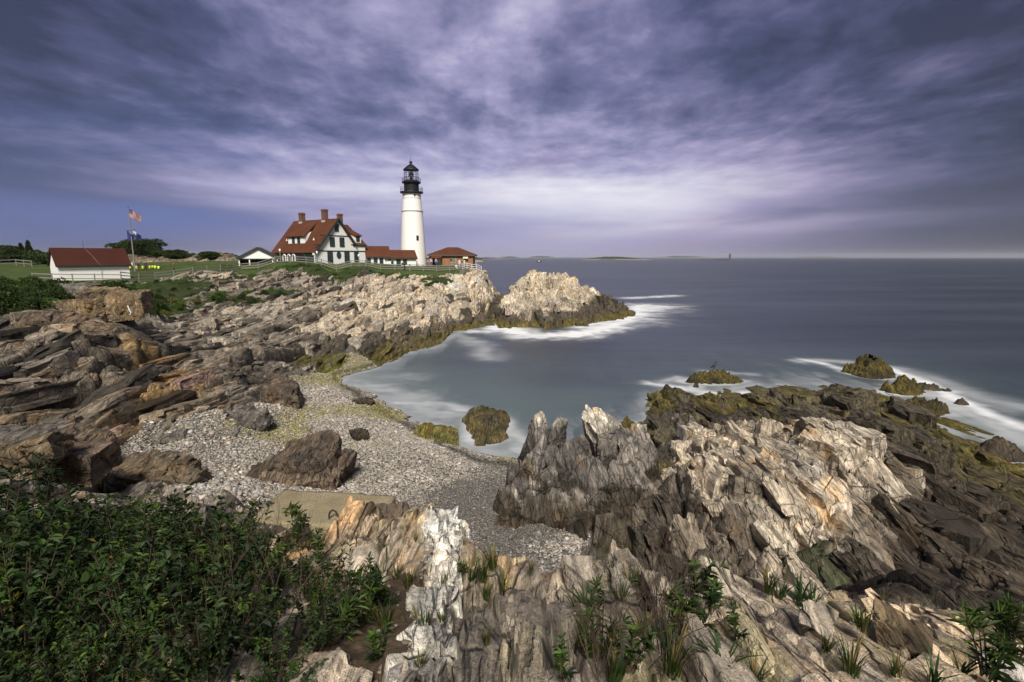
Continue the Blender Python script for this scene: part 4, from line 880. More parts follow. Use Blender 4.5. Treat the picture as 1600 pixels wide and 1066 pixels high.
# ------------------------------------------------------------------ sea
def sea():
    m, t, b, o = newmat('sea_water'); co = obco(t)
    foam = t.node('ShaderNodeAttribute', attribute_name='foam').outputs['Fac']
    shal = t.node('ShaderNodeAttribute', attribute_name='shallow').outputs['Fac']
    n1 = t.noise(mapped(t, co, (0.010, 0.05, 1)), 1.0, 5, 0.6); n2 = t.noise(mapped(t, co, (.15, .4, 1)), 1.0, 4, 0.55)
    c = t.mix(t.rng(n1, .35, .65), (0.032, 0.041, 0.058), (0.052, 0.063, 0.086))
    c = t.mix(t.math('MULTIPLY', shal, .85), c, (0.088, 0.125, 0.122))
    fo = t.math('MULTIPLY', foam, t.rng(n2, .2, .6, .7, 1.0))
    c = t.mix(fo, c, (0.72, 0.74, 0.78))
    t.inp(b.inputs['Base Color'], c)
    t.inp(b.inputs['Roughness'], t.math('MULTIPLY_ADD', fo, .3, .38)); b.inputs['IOR'].default_value = 1.33
    t.inp(b.inputs['Specular IOR Level'], t.math('MULTIPLY_ADD', fo, -.3, .42))
    w1 = t.noise(mapped(t, co, (.35, .9, 1)), 1.0, 3, .5); w2 = t.noise(mapped(t, co, (.05, .22, 1)), 1.0, 3, .5)
    bump(t, b, t.math('MULTIPLY_ADD', w2, 3.0, w1), .14, .25)
    th = np.linspace(R(-68), R(68), 620); lr = np.exp(np.concatenate([np.linspace(math.log(9), math.log(260), 760), np.linspace(math.log(262), math.log(17500), 90)]))
    T, L = np.meshgrid(th, lr); x = (L * np.sin(T)).astype(np.float32); y = (L * np.cos(T)).astype(np.float32)
    strokes = [  # pixel path at sea level, half width m, strength
        ([(785, 512), (830, 525), (900, 524), (960, 510), (985, 492), (1000, 478)], 2.8, 1.15), ([(960, 500), (990, 487), (1015, 478)], 5.5, .95), ([(985, 466), (1040, 463), (1055, 462)], 2.6, .8), ([(740, 518), (790, 518), (850, 522)], 1.6, .75),
        ([(905, 512), (960, 500)], 1.8, 1.0), ([(720, 525), (760, 545), (765, 560)], 1.5, .33), ([(650, 545), (700, 528), (740, 512), (765, 497)], 1.1, .35),
        ([(545, 600), (600, 605), (660, 640), (720, 650)], 1.7, .38), ([(560, 612), (640, 655), (720, 690), (800, 716)], .9, .38), ([(580, 590), (640, 590)], 1.6, .2), ([(800, 675), (830, 690), (815, 705)], .8, .5), ([(740, 690), (800, 690)], 1.0, .35), ([(620, 630), (700, 632), (730, 640)], .8, .5),
        ([(1020, 600), (1060, 606), (1100, 612), (1150, 618), (1170, 612)], .8, .8), ([(1100, 612), (1130, 640), (1150, 655)], 1.1, .85), ([(1140, 610), (1190, 600)], .9, .4), ([(1060, 590), (1030, 600)], .7, .4),
        ([(1260, 562), (1310, 575), (1350, 585)], .8, .75), ([(1380, 572), (1430, 592), (1500, 625), (1600, 668)], .9, 1.0), ([(1440, 600), (1520, 645), (1600, 690)], 1.6, .55), ([(1400, 575), (1500, 610), (1600, 640)], 1.6, .35), ([(1480, 650), (1540, 665), (1600, 690)], 1.4, .35),
        ([(1100, 580), (1180, 585)], .7, .3), ([(1250, 565), (1290, 563), (1330, 566)], 1.0, .4), ([(1700, 700), (1600, 668)], 1.5, .8)]
    foam = np.zeros_like(x)
    wob = (fbm(x * .35, y * .35, 200, 4) - .5) * 2; wob2 = (fbm(x * 1.2, y * 1.2, 210, 4) - .5) * 2
    for pts, w, s in strokes:
        p = [atZ(a, b_, 0) for a, b_ in pts]
        d = linedist(x + wob * w * .8, y + wob2 * w * .8, p) / w
        foam = np.maximum(foam, s * np.exp(-d ** 2 * 1.1) * (.7 + .5 * fbm(x * .5, y * 1.4, 220, 4)))
    near = L < 230
    g = np.where(near, ground(x, np.where(y > .1, y, .1)), -3)
    foam = np.maximum(foam, sstep(-.9, -.05, g) * .26 * (.3 + fbm(x * .35, y * .5, 231, 4)) * near)
    foam = np.maximum(foam, sstep(-.42, -.02, g) * .32 * (.5 + fbm(x * .6, y * .6, 230, 4)) * near)
    for cx, cy, rx, ry, an in MOUNDS:
        u = (x - cx) * math.cos(an) + (y - cy) * math.sin(an); v = -(x - cx) * math.sin(an) + (y - cy) * math.cos(an)
        dd = (np.hypot(u / rx, v / ry) - .72) * min(rx, ry) + wob * .35
        foam = np.maximum(foam, .55 * np.exp(-(np.maximum(dd, 0) / .55) ** 2) * (.6 + .8 * fbm(x * 1.3, y * 1.3, 240, 3)))
    cove = sstep(-2.4, -.3, g) * near
    p = [atZ(*q, 0) for q in ((620, 590), (700, 600), (820, 640), (900, 640))]
    cove = np.maximum(cove * .55, .85 * np.exp(-(linedist(x, y, p) / 7.5) ** 2)) * (L < 75)
    for (cx, cy, wx, wy, s) in [(*atZ(960, 640, 0)[:2], 2.5, 1.8, .55), (*atZ(860, 680, 0)[:2], 1.5, 1.2, .4), (*atZ(1320, 600, 0)[:2], 5, 2, .4)]:
        cove = cove * (1 - s * np.exp(-((x - cx) / wx) ** 2 - ((y - cy) / wy) ** 2))
    idx = np.arange(x.size).reshape(x.shape)
    Q = np.stack([idx[:-1, :-1], idx[:-1, 1:], idx[1:, 1:], idx[1:, :-1]], -1).reshape(-1, 4)[:, ::-1]
    gq = g.ravel()[Q].min(1); Q = Q[gq < .6]
    u, inv = np.unique(Q, return_inverse=True)
    V = np.stack([x.ravel(), y.ravel(), np.zeros(x.size)], -1)[u]
    ob = mesh_np('sea', V, inv.reshape(Q.shape), m, {'foam': np.clip(foam, 0, 1).ravel()[u], 'shallow': cove.ravel()[u]})
    tag(ob, 'smooth grey blue sea with milky foam around the rocks', None, None, 'structure')
sea()
# ------------------------------------------------------------------ pebbles, plants
ICO_V = None
def ico():
    p = (1 + 5 ** .5) / 2
    V = np.array([(-1, p, 0), (1, p, 0), (-1, -p, 0), (1, -p, 0), (0, -1, p), (0, 1, p), (0, -1, -p), (0, 1, -p), (p, 0, -1), (p, 0, 1), (-p, 0, -1), (-p, 0, 1)]) / math.hypot(1, p)
    Fc = np.array([(0, 11, 5), (0, 5, 1), (0, 1, 7), (0, 7, 10), (0, 10, 11), (1, 5, 9), (5, 11, 4), (11, 10, 2), (10, 7, 6), (7, 1, 8), (3, 9, 4), (3, 4, 2), (3, 2, 6), (3, 6, 8), (3, 8, 9), (4, 9, 5), (2, 4, 11), (6, 2, 10), (8, 6, 7), (9, 8, 1)])
    return V, Fc
def stones(name, x, y, s, cols, rg, flat=.5, sink=.25, mat='pebble', zoff=0):
    V0, F0 = ico(); n = len(x); z = ground(x, y)
    a = rg.uniform(0, 6.28, n); sx = s * rg.uniform(.8, 1.5, n); sy = s * rg.uniform(.6, 1.0, n); sz = s * flat * rg.uniform(.6, 1.2, n)
    P = V0[None] * (1 + rg.uniform(-.13, .13, (n, 12, 1)))
    P = P * np.stack([sx, sy, sz], -1)[:, None]
    tx = rg.normal(0, .25, n); P[:, :, 2] += P[:, :, 0] * tx[:, None]
    c, q = np.cos(a)[:, None], np.sin(a)[:, None]
    X = P[:, :, 0] * c - P[:, :, 1] * q + x[:, None]; Y = P[:, :, 0] * q + P[:, :, 1] * c + y[:, None]; Z = P[:, :, 2] + (z + sz * (1 - 2 * sink) + zoff)[:, None]
    V = np.stack([X, Y, Z], -1).reshape(-1, 3); Fc = (F0[None] + (np.arange(n) * 12)[:, None, None]).reshape(-1, 3)
    return mesh_np(name, V, Fc, MATS[mat], {'tint': np.repeat(cols, 12, 0)})
def pebbles():
    rg = np.random.default_rng(3)
    n = 520000; x = rg.uniform(-16, 4, n); y = rg.uniform(9.5, 50, n)
    b = ground(x, y, TB); z = ground(x, y); x, y, z, b = (q[(b > .05) & (z > .02)] for q in (x, y, z, b))
    fine = sstep(3.2, 1.2, np.hypot((x + .6) * .9, (y - 17.8) * .45) + (fbm(x, y, 3, 3) - .5) * 2)   # dark fine gravel near the ledge
    wrack = np.exp(-((z - .22) / .10) ** 2)
    keep = rg.uniform(size=len(x)) < .46 - .10 * fine
    x, y, z, b, fine, wrack = (q[keep] for q in (x, y, z, b, fine, wrack)); n = len(x)
    s = (.024 + .040 * rg.uniform(size=n) ** 2 + .07 * (rg.uniform(size=n) > .985)) * (1 - .5 * fine) * (1 + .25 * sstep(20, 16, y) * (x < -4))
    g = np.clip(rg.normal(.27, .10, n), .06, .66) * (1 - .42 * fine) * (1 - .75 * wrack) * (.85 + .5 * fbm(x * .5, y * .4, 8, 3))
    warm = rg.normal(0, .05, n); c = np.stack([g * (1.05 + warm), g * .95, g * (.83 - warm)], -1)
    gr = sstep(.52, .70, fbm(x * .35, y * .22, 12, 4) + .20 * sstep(29, 38, y) - .3 * sstep(26, 20, y))
    gr = gr * (rg.uniform(size=n) < .6); c = c + (np.array([.23, .21, .04]) * (.6 + .8 * rg.uniform(size=(n, 1))) - c) * (gr * .75)[:, None]
    o = stones('pebbles', x, y, s, np.clip(c, .01, .8), rg); tag(o, 'loose grey and white cobbles and shingle covering the beach', 'pebbles', None, 'stuff')
    # loose chips on the bare soil
    n = 2600; x = rg.uniform(-2.4, 1.6, n); y = rg.uniform(1.6, 4.6, n); b = ground(x, y, TSOIL); k = (b > -.12) & (rg.uniform(size=n) < .5)
    x, y = x[k], y[k]; n = len(x); g = rg.uniform(.06, .30, n) ** 1.2
    o = stones('soil_chips', x, y, rg.uniform(.006, .022, n), np.stack([g * 1.1, g * .92, g * .72], -1), rg, .5)
    tag(o, 'small stone chips scattered on the brown soil', 'stone chips', None, 'stuff')
pebbles()

def leaf_quads(base, direc, up, L, W, fold=.25, curl=.15):
    """arrays (n,3): pointed folded leaves of 2 quads each -> V (n*6,3), F (n*2,4)"""
    d = direc / np.linalg.norm(direc, axis=1)[:, None]; s = np.cross(d, up); s /= np.linalg.norm(s, axis=1)[:, None] + 1e-9; u = np.cross(s, d)
    L = np.asarray(L)[:, None]; W = np.asarray(W)[:, None]
    b = base; t = base + d * L - u * L * curl
    l1 = base + d * L * .33 + s * W * .5 + u * W * fold; l2 = base + d * L * .70 + s * W * .42 + u * (W * fold - L * curl * .4)
    r1 = base + d * L * .33 - s * W * .5 + u * W * fold; r2 = base + d * L * .70 - s * W * .42 + u * (W * fold - L * curl * .4)
    V = np.stack([b, l1, l2, t, r2, r1], 1).reshape(-1, 3); k = (np.arange(len(b)) * 6)[:, None]
    return V, np.concatenate([k + np.array([[0, 3, 2, 1]]), k + np.array([[0, 5, 4, 3]])])
def unit(rg, n):
    v = rg.normal(size=(n, 3)); return v / np.linalg.norm(v, axis=1)[:, None]
GREENS = np.array([(.024, .048, .009), (.014, .030, .007), (.046, .082, .013), (.011, .022, .006), (.028, .054, .015)])
def shrub_proto(seed, H=.85, Rr=.55, stems=26, per=30, L=.062, W=.030, warm=0.0):
    """leafy shrub: curving stems with leaves that crowd toward the tips"""
    rg = np.random.default_rng(seed); st = MB(); B, D, U, LL, CC = [], [], [], [], []
    for i in range(stems):
        a = rg.uniform(0, 6.28); lean = rg.uniform(.1, 1.0) * Rr; h = H * rg.uniform(.55, 1.12) * (1 - .35 * (lean / Rr) ** 2)
        b0 = np.array([math.cos(a), math.sin(a), 0]) * rg.uniform(0, .3) * Rr; tip = b0 + np.array([math.cos(a) * lean, math.sin(a) * lean, h])
        mid = (b0 + tip) / 2 + np.array([math.cos(a), math.sin(a), 0]) * -.10 * lean + [0, 0, h * .1]
        ts = np.linspace(0, 1, 6)[:, None]; P = (1 - ts) ** 2 * b0 + 2 * ts * (1 - ts) * mid + ts ** 2 * tip
        st.tube([tuple(p) for p in P], [.006 * (1 - .6 * k / 5) for k in range(6)], 4, caps=False)
        tt = (1 - rg.uniform(0, 1, per) ** 1.7 * .85)[:, None]; Q = (1 - tt) ** 2 * b0 + 2 * tt * (1 - tt) * mid + tt ** 2 * tip
        tan = 2 * (1 - tt) * (mid - b0) + 2 * tt * (tip - mid); tan /= np.linalg.norm(tan, axis=1)[:, None]
        out = unit(rg, per); out -= tan * (out * tan).sum(1)[:, None]; out /= np.linalg.norm(out, axis=1)[:, None]
        dd = out + tan * rg.uniform(.3, 1.1, (per, 1)); B.append(Q); D.append(dd); U.append(np.tile([0, 0, 1.0], (per, 1)) + .3 * unit(rg, per))
        LL.append(L * rg.uniform(.6, 1.35, per)); c = GREENS[rg.integers(0, 5)] * rg.uniform(.7, 1.3); cc = np.tile(c, (per, 1)) * rg.uniform(.7, 1.35, (per, 1))
        y = rg.uniform(size=per) < .015 + warm * .6; cc[y] = np.array([.15, .12, .02]) * rg.uniform(.5, 1.1, (y.sum(), 1)); CC.append(cc)
    B, D, U, LL, CC = map(np.concatenate, (B, D, U, LL, CC)); V, Q = leaf_quads(B, D, U, LL, LL * (W / L) * rg.uniform(.8, 1.2, len(LL)))
    return V, Q, np.repeat(CC, 6, 0), st
def make_shrub(name, seed, mat='leaf', **k):
    V, Q, C, st = shrub_proto(seed, **k); root = empty(name)
    mesh_np('foliage', V, Q, MATS[mat], {'tint': C}, parent=root, smooth=False); st.build('stem', MATS['twig'], root, recalc=False); return root
simple('twig', (.055, .036, .024), .85, .3, 30)
def scatter(protos, pts, group, labels, cat, rg, s0=.8, s1=1.25):
    used = [False] * len(protos); out = []
    for x, y, s, k in pts:
        p = protos[k]; o = p if not used[k] else copy_tree(p); used[k] = True
        o.location = (x, y, gz(x, y) - .04 * s); o.rotation_euler = (rg.uniform(-.12, .12), rg.uniform(-.12, .12), rg.uniform(0, 6.28)); o.scale = (s * rg.uniform(.9, 1.1),) * 2 + (s * rg.uniform(.9, 1.15),)
        tag(o, labels[k], cat, group); out.append(o)
    for u, p in zip(used, protos):
        if not u:
            for c in list(p.children): bpy.data.objects.remove(c)
            bpy.data.objects.remove(p)
    return out
def near_shrubs():
    rg = random.Random(11)
    P = [make_shrub('leafy_shrub', 21), make_shrub('leafy_shrub', 22, H=.95, L=.075, W=.036, stems=24), make_shrub('leafy_shrub', 23, H=.75, L=.05, W=.024, stems=30, per=34, warm=.08),
         make_shrub('leafy_shrub', 24, H=1.0, Rr=.45, L=.085, W=.02, stems=18, per=34)]
    edge = [atZ(*q) for q in ((-60, 752, 7.2), (100, 757, 7.2), (220, 768, 7.2), (300, 805, 7.2), (360, 860, 7.2), (440, 900, 7.4), (500, 905, 7.6), (560, 950, 7.9), (590, 1000, 8.0), (545, 1030, 8.2), (500, 1066, 8.3))]
    poly = [(e[0], e[1]) for e in edge] + [(-.75, 1.6), (-.9, 1.0), (-7, 1.0), (-9, 6)]
    pts = []; tries = 0
    while len(pts) < 150 and tries < 60000:
        tries += 1; r = math.exp(rg.uniform(math.log(1.25), math.log(9))); th = rg.uniform(-1.0, -.15); x, y = r * math.sin(th), r * math.cos(th)
        if y < 1.05 or float(polydist(np.array([x]), np.array([y]), poly)[0]) < .12: continue
        if any((x - a) ** 2 + (y - b) ** 2 < (.17 + .035 * r) ** 2 for a, b, _, _ in pts): continue
        nearc = max(.62, min(1.0, .52 + r * .12)); edgef = float(polydist(np.array([x]), np.array([y]), poly)[0])
        pts.append((x, y, nearc * rg.uniform(.6, 1.2) * min(.85, .36 + .42 * edgef), rg.choice((0, 0, 1, 2, 2, 3))))
    scatter(P, pts, 'leafy shrubs of the thicket at the lower left', ['dark green leafy shrub with rosettes of oval leaves in the thicket at the lower left', 'taller green shrub with broad oval leaves in the thicket at the lower left',
            'small leaved green shrub with some yellow leaves in the thicket at the lower left', 'willowy shrub with long narrow leaves in the thicket at the lower left'], 'shrub', rg)
near_shrubs()

def tuft_proto(name, seed, n=38, H=.22, W=.010, spread=.6, col=(.030, .058, .012), broad=False, dry=.28):
    rg = np.random.default_rng(seed); V = []; Fq = []; C = []
    for i in range(n):
        a = rg.uniform(0, 6.28); h = H * rg.uniform(.5, 1.15); o = rg.uniform(.15, 1) * spread * h; w = W * rg.uniform(.7, 1.3)
        b = np.array([math.cos(a), math.sin(a), 0]) * rg.uniform(0, .18) * H; s = np.array([-math.sin(a), math.cos(a), 0]); k = len(V)
        for j, t in enumerate((0, .35, .7, 1)):
            p = b + np.array([math.cos(a) * o * t ** 1.8, math.sin(a) * o * t ** 1.8, h * (t - .25 * t ** 3 * spread)]); ww = w * ((.6, 1, .75, .05) if broad else (1, .9, .6, .08))[j]
            V += [p - s * ww / 2, p + s * ww / 2]
        Fq += [(k, k + 1, k + 3, k + 2), (k + 2, k + 3, k + 5, k + 4), (k + 4, k + 5, k + 7, k + 6)]
        c = np.array(col) * rg.uniform(.6, 1.4) if rg.uniform() > dry else np.array([.20, .14, .05]) * rg.uniform(.5, 1.1); C += [c] * 8
    return mesh_np(name, np.array(V), np.array(Fq), MATS['leaf'], {'tint': np.array(C)}, smooth=False)
def herb_proto(name, seed, stems=7, H=.38, per=20, L=.085, W=.016):
    V, Q, C, st = shrub_proto(seed, H=H, Rr=H * .35, stems=stems, per=per, L=L, W=W); root = empty(name)
    mesh_np('foliage', V, Q, MATS['leaf'], {'tint': C}, parent=root, smooth=False); st.build('stem', MATS['twig'], root, recalc=False); return root
def ledge_plants():
    rg = random.Random(4)
    T = [tuft_proto('grass_tuft', 31), tuft_proto('grass_tuft', 32, n=55, H=.15, W=.006, dry=.35), tuft_proto('grass_tuft', 33, n=22, H=.20, W=.012, spread=.9, broad=True, col=(.022, .046, .012), dry=.05), tuft_proto('grass_tuft', 34, n=30, H=.26, W=.005, spread=.45, dry=.6)]
    pts = []
    def put(px, py, z, k, s): 
        x, y, _ = hit(px, py); pts.append((x, y, s * .8, k))
    for q in [(598, 900, 7.7, 2, 1.1), (580, 905, 7.7, 0, 1), (620, 905, 7.7, 0, .8), (700, 915, 7.8, 3, .9), (690, 918, 7.8, 1, .8), (735, 905, 7.8, 0, 1.1), (755, 900, 7.8, 1, 1.2), (770, 880, 7.7, 0, .9), (760, 930, 7.9, 0, .8), (720, 925, 7.9, 1, 1.1), (640, 915, 7.8, 0, .9), (785, 915, 7.9, 0, .8),
              (800, 845, 7.4, 1, 1), (830, 850, 7.4, 1, 1), (730, 833, 7.4, 1, .7), (695, 868, 7.6, 1, .6), (885, 905, 7.7, 3, .8), (892, 880, 7.6, 0, .6), (905, 960, 8.0, 2, 1.0), (915, 945, 8.0, 2, .9), (900, 990, 8.1, 2, .9), (920, 1010, 8.2, 0, 1.1), (960, 900, 7.6, 0, .8), (985, 915, 7.7, 0, .9), (970, 940, 7.9, 0, 1), (1010, 1000, 8.1, 0, 1.2),
              (1130, 1040, 8.3, 2, 1.1), (1180, 1060, 8.3, 0, .8), (1090, 990, 8.1, 0, 1), (1070, 960, 8.0, 0, .9), (1110, 925, 7.7, 0, .8), (1220, 930, 7.5, 2, 1.3), (1250, 940, 7.5, 2, 1.3), (1270, 945, 7.5, 2, 1.1), (1200, 920, 7.4, 0, 1), (1340, 975, 7.2, 2, .9), (1350, 980, 7.2, 0, .9), (1330, 1045, 7.8, 0, 1), (1400, 1050, 7.6, 0, .8), (1460, 1060, 7.5, 2, 1.0), (1500, 1050, 7.3, 2, 1.0), (1290, 1010, 7.8, 1, .9), (1050, 1040, 8.3, 0, 1.2), (960, 1050, 8.3, 0, 1.1),
              (660, 985, 8.1, 0, .9), (600, 980, 8.1, 0, 1.0), (690, 975, 8.1, 1, .8), (655, 1040, 8.3, 1, .8), (760, 1000, 8.1, 1, .7), (830, 890, 7.6, 1, .7), (540, 880, 7.6, 1, .9), (510, 850, 7.4, 1, .8), (650, 845, 7.5, 1, .6), (600, 855, 7.5, 1, .6), (1440, 955, 6.9, 0, .8), (1380, 945, 6.9, 0, .8)]: put(*q)
    scatter(T, pts, 'grass tufts growing in the cracks of the near ledge', ['green grass tuft growing in a crack of the near ledge', 'short fine grass tuft, partly dry, on the near ledge', 'clump of broad dark green strap leaves on the near ledge', 'tuft of thin brownish grass stalks on the near ledge'], 'grass tuft', rg)
    HPX = None
    Hp = [herb_proto('herb', 41), herb_proto('herb', 42, stems=5, H=.30, L=.06, W=.02), herb_proto('herb', 43, stems=9, H=.42, per=24, L=.07, W=.011)]
    pts = []
    for q in [(480, 860, 7.4, 2, 1), (465, 850, 7.4, 0, 1), (500, 880, 7.5, 1, 1), (575, 940, 7.9, 0, .8), (605, 945, 8.0, 1, .8), (565, 975, 8.1, 2, .8), (540, 1000, 8.2, 0, .8), (590, 1030, 8.3, 1, .7), (1090, 935, 7.8, 1, 1.1), (1110, 950, 7.9, 1, .9), (1060, 1000, 8.2, 0, .9), (940, 1020, 8.2, 2, .9), (985, 1040, 8.3, 1, .9), (1020, 950, 7.9, 0, .7), (880, 1060, 8.4, 1, .7),
              (1570, 1020, 7.0, 0, 1.3), (1590, 1035, 7.2, 2, 1.2), (1545, 1050, 7.3, 0, 1.1), (1150, 1000, 8.1, 1, .6), (720, 900, 7.8, 1, .5), (1230, 905, 7.3, 2, 1.0), (1130, 915, 7.6, 1, .6)]: put(*q)
    scatter(Hp, pts, 'leafy herbs on the near ledge', ['leafy green herb with lance shaped leaves beside the stones of the near ledge', 'low green herb with short wide leaves between stones of the near ledge', 'feathery green herb with very narrow leaves on the near ledge'], 'herb', rg)
    # bare twiggy shrubs
    def twiggy(px, py, z, H, seed, label):
        r2 = random.Random(seed); m = MB()
        def grow(p, d, l, rad, lev):
            q = p + d * l; m.tube([tuple(p), tuple((p + q) / 2 + Vector((r2.uniform(-1, 1), r2.uniform(-1, 1), 0)) * l * .06), tuple(q)], [rad, rad * .85, rad * .7], 4, caps=False)
            if lev == 0: return
            for _ in range(r2.choice((2, 3))):
                nd = (d + Vector((r2.uniform(-1, 1), r2.uniform(-1, 1), r2.uniform(-.1, .7))) * .62).normalized(); grow(q, nd, l * r2.uniform(.6, .9), rad * .62, lev - 1)
        x, y, _ = hit(px, py); b = Vector((0, 0, 0))
        for _ in range(6): grow(b + Vector((r2.uniform(-.08, .08), r2.uniform(-.08, .08), 0)), Vector((r2.uniform(-.5, .5), r2.uniform(-.5, .5), 1)).normalized(), H * r2.uniform(.25, .4), .0035, 3)
        o = m.build('bare_shrub', MATS['twig'], recalc=False); o.location = (x, y, gz(x, y) - .02); tag(o, label, 'bare shrub')
    twiggy(1010, 1035, 8.25, .62, 1, 'bare brown twiggy shrub in the middle of the near ledge'); twiggy(1060, 1000, 8.15, .55, 2, 'bare twiggy shrub standing right of the first bare shrub'); twiggy(950, 1050, 8.3, .42, 3, 'low bare twigs at the lower edge left of the bare shrubs')
    twiggy(400, 1000, 8.2, .7, 4, 'dead twigs sticking out of the leafy thicket'); twiggy(560, 860, 7.5, .3, 5, 'small dry twigs on the tan slabs by the thicket')
ledge_plants()

# shrubs and trees farther away
def clump_mesh(name, lumps, n, leaf, seed, cols, mat='far_leaf', parent=None):
    rg = np.random.default_rng(seed); w = np.array([a[3] * a[4] for a in lumps]); k = rg.choice(len(lumps), n, p=w / w.sum()); A = np.array(lumps)[k]
    d = unit(rg, n); d[:, 2] = np.where(d[:, 2] < -.3, -d[:, 2], d[:, 2]); rad = rg.uniform(.45, 1.05, (n, 1)) ** .6
    P = A[:, :3] + d * rad * A[:, [3, 3, 4]]
    L = leaf * rg.uniform(.6, 1.4, n); V, Q = leaf_quads(P, unit(rg, n) + d * .6, unit(rg, n), L, L * .6, .2, .1)
    c = np.array(cols)[rg.integers(0, len(cols), n)] * rg.uniform(.6, 1.35, (n, 1))
    return mesh_np(name, V, Q, MATS[mat], {'tint': np.repeat(c, 6, 0)}, smooth=False, parent=parent)
DG = [(.022, .042, .010), (.034, .060, .012), (.016, .030, .008), (.050, .075, .018)]
def bank_shrub(seed, cols, H=1.0, n=900, leaf=.11):
    rg = random.Random(seed); l = [(rg.uniform(-.5, .5), rg.uniform(-.5, .5), rg.uniform(.15, .5) * H, rg.uniform(.3, .55), rg.uniform(.3, .5) * H) for _ in range(6)]
    return clump_mesh('bank_shrub', l, n, leaf, seed, cols)
def bank():
    rg = random.Random(7)
    P = [bank_shrub(51, DG), bank_shrub(52, [(.06, .12, .02), (.09, .16, .025), (.04, .07, .012)], .7), bank_shrub(53, DG, 1.3), bank_shrub(54, [(.09, .045, .06), (.06, .05, .03), (.12, .06, .08)], .8), bank_shrub(55, [(.13, .11, .035), (.07, .09, .02), (.17, .15, .05)], .7)]
    pts = []; tries = 0
    while len(pts) < 250 and tries < 200000:
        tries += 1; th = rg.uniform(R(-46), R(-5)); r = math.exp(rg.uniform(math.log(26), math.log(112))); x, y = r * math.sin(th), r * math.cos(th)
        a = np.array([x]); b = np.array([y]); s = float(ground(a, b, TSCR)[0])
        if s < .0 or float(ground(a, b, TLAWN)[0]) > .3: continue
        if any((x - u) ** 2 + (y - v) ** 2 < (.75) ** 2 for u, v, _, _ in pts): continue
        if y > 88: k, sc = (1, rg.uniform(.45, .8)) if rg.random() < .8 else (4, rg.uniform(.5, .8))
        elif y < 52: k, sc = rg.choice((0, 2, 0, 1)), rg.uniform(.8, 1.25)
        elif y > 60 and x < -38: k, sc = rg.choice((0, 1, 2)), rg.uniform(.35, .6)
        else: k, sc = rg.choice((0, 1, 2, 4)), rg.uniform(.6, 1.15)
        if math.hypot(x + 40.5, y - 63) < 3: k = 3
        pts.append((x, y, sc, k))
    scatter(P, pts, 'low shrubs covering the top of the bank', ['dark green low shrub on the bank below the fence', 'bright green grassy shrub along the rim of the headland', 'tall dark green shrub on the bank below the white shed', 'purple flowering shrub on the bank above the rocks', 'yellowish dry shrub on the rim of the bank'], 'shrub', rg)
bank()
def tree(name, x, y, h, w, seed, label, cols=DG, trunk=.3, n=5200, z=None, spire=False):
    rg = random.Random(seed); z = gz(x, y) if z is None else z; root = empty(name, (x, y, z - .1)); tag(root, label, 'tree', 'trees behind the headland lawn')
    if spire: l = [(0, 0, h * (.2 + .75 * i / 7), w * .5 * (1 - i / 8.5), h * .10) for i in range(8)]
    else: l = [(rg.uniform(-.45, .45) * w, rg.uniform(-.45, .45) * w, h * rg.uniform(.12, .80), w * rg.uniform(.20, .34), h * rg.uniform(.13, .22)) for _ in range(22)]
    clump_mesh('crown', l, n, .26, seed, cols, parent=root)
    m = MB(); m.tube([(0, 0, 0), (.05, 0, h * .35), (0, .05, h * .7)], [trunk * .5, trunk * .4, trunk * .2], 7)
    for i in range(4): a = rg.uniform(0, 6.28); m.tube([(0, 0, h * .3), (math.cos(a) * w * .28, math.sin(a) * w * .28, h * .62)], [trunk * .22, trunk * .08], 5)
    m.build('trunk', MATS['twig'], root, smooth=True); return root
for i, (px, Y, h, w, lb, sp) in enumerate([(213, 128, 4.7, 5.0, 'round dark tree straight behind the flagpole', 0), (236, 127, 3.9, 5.0, 'dark bushy tree right of the flagpole', 0), (196, 130, 3.2, 5.0, 'low dark tree left of the flagpole, at the shed roof', 0), (255, 125, 2.4, 4.2, 'low dark tree on the outcrop right of the bushy tree', 0), (224, 134, 3.6, 4.5, 'tree showing between the two rounder trees by the flagpole', 0),
    (272, 124, 2.0, 3.6, 'low green bush tree on the outcrop left of its middle', 0), (292, 124, 1.4, 3.2, 'small green bush on top of the outcrop', 0), (330, 119, 1.6, 3.6, 'low green bush at the right end of the outcrop', 0),
    (4, 112, 3.6, 5.0, 'dark tree at the left edge of the picture', 0), (22, 116, 2.6, 5.5, 'low dark tree beside the left edge tree', 0), (35, 118, 4.0, 1.7, 'narrow spire tree, left one of two', 1), (47, 116, 4.4, 1.8, 'narrow spire tree, right one of two', 1), (60, 118, 3.0, 5.0, 'dark rounded tree left of the shed', 0), (70, 112, 2.4, 4.5, 'low dark tree touching the shed corner', 0), (12, 130, 3.4, 6.0, 'dark tree behind the left fence', 0)]):
    x, y, _ = atY(px, 405, Y); tree('spire_tree' if sp else 'dense_tree', x, y, h * 1.0, w, 700 + i, lb, spire=sp)
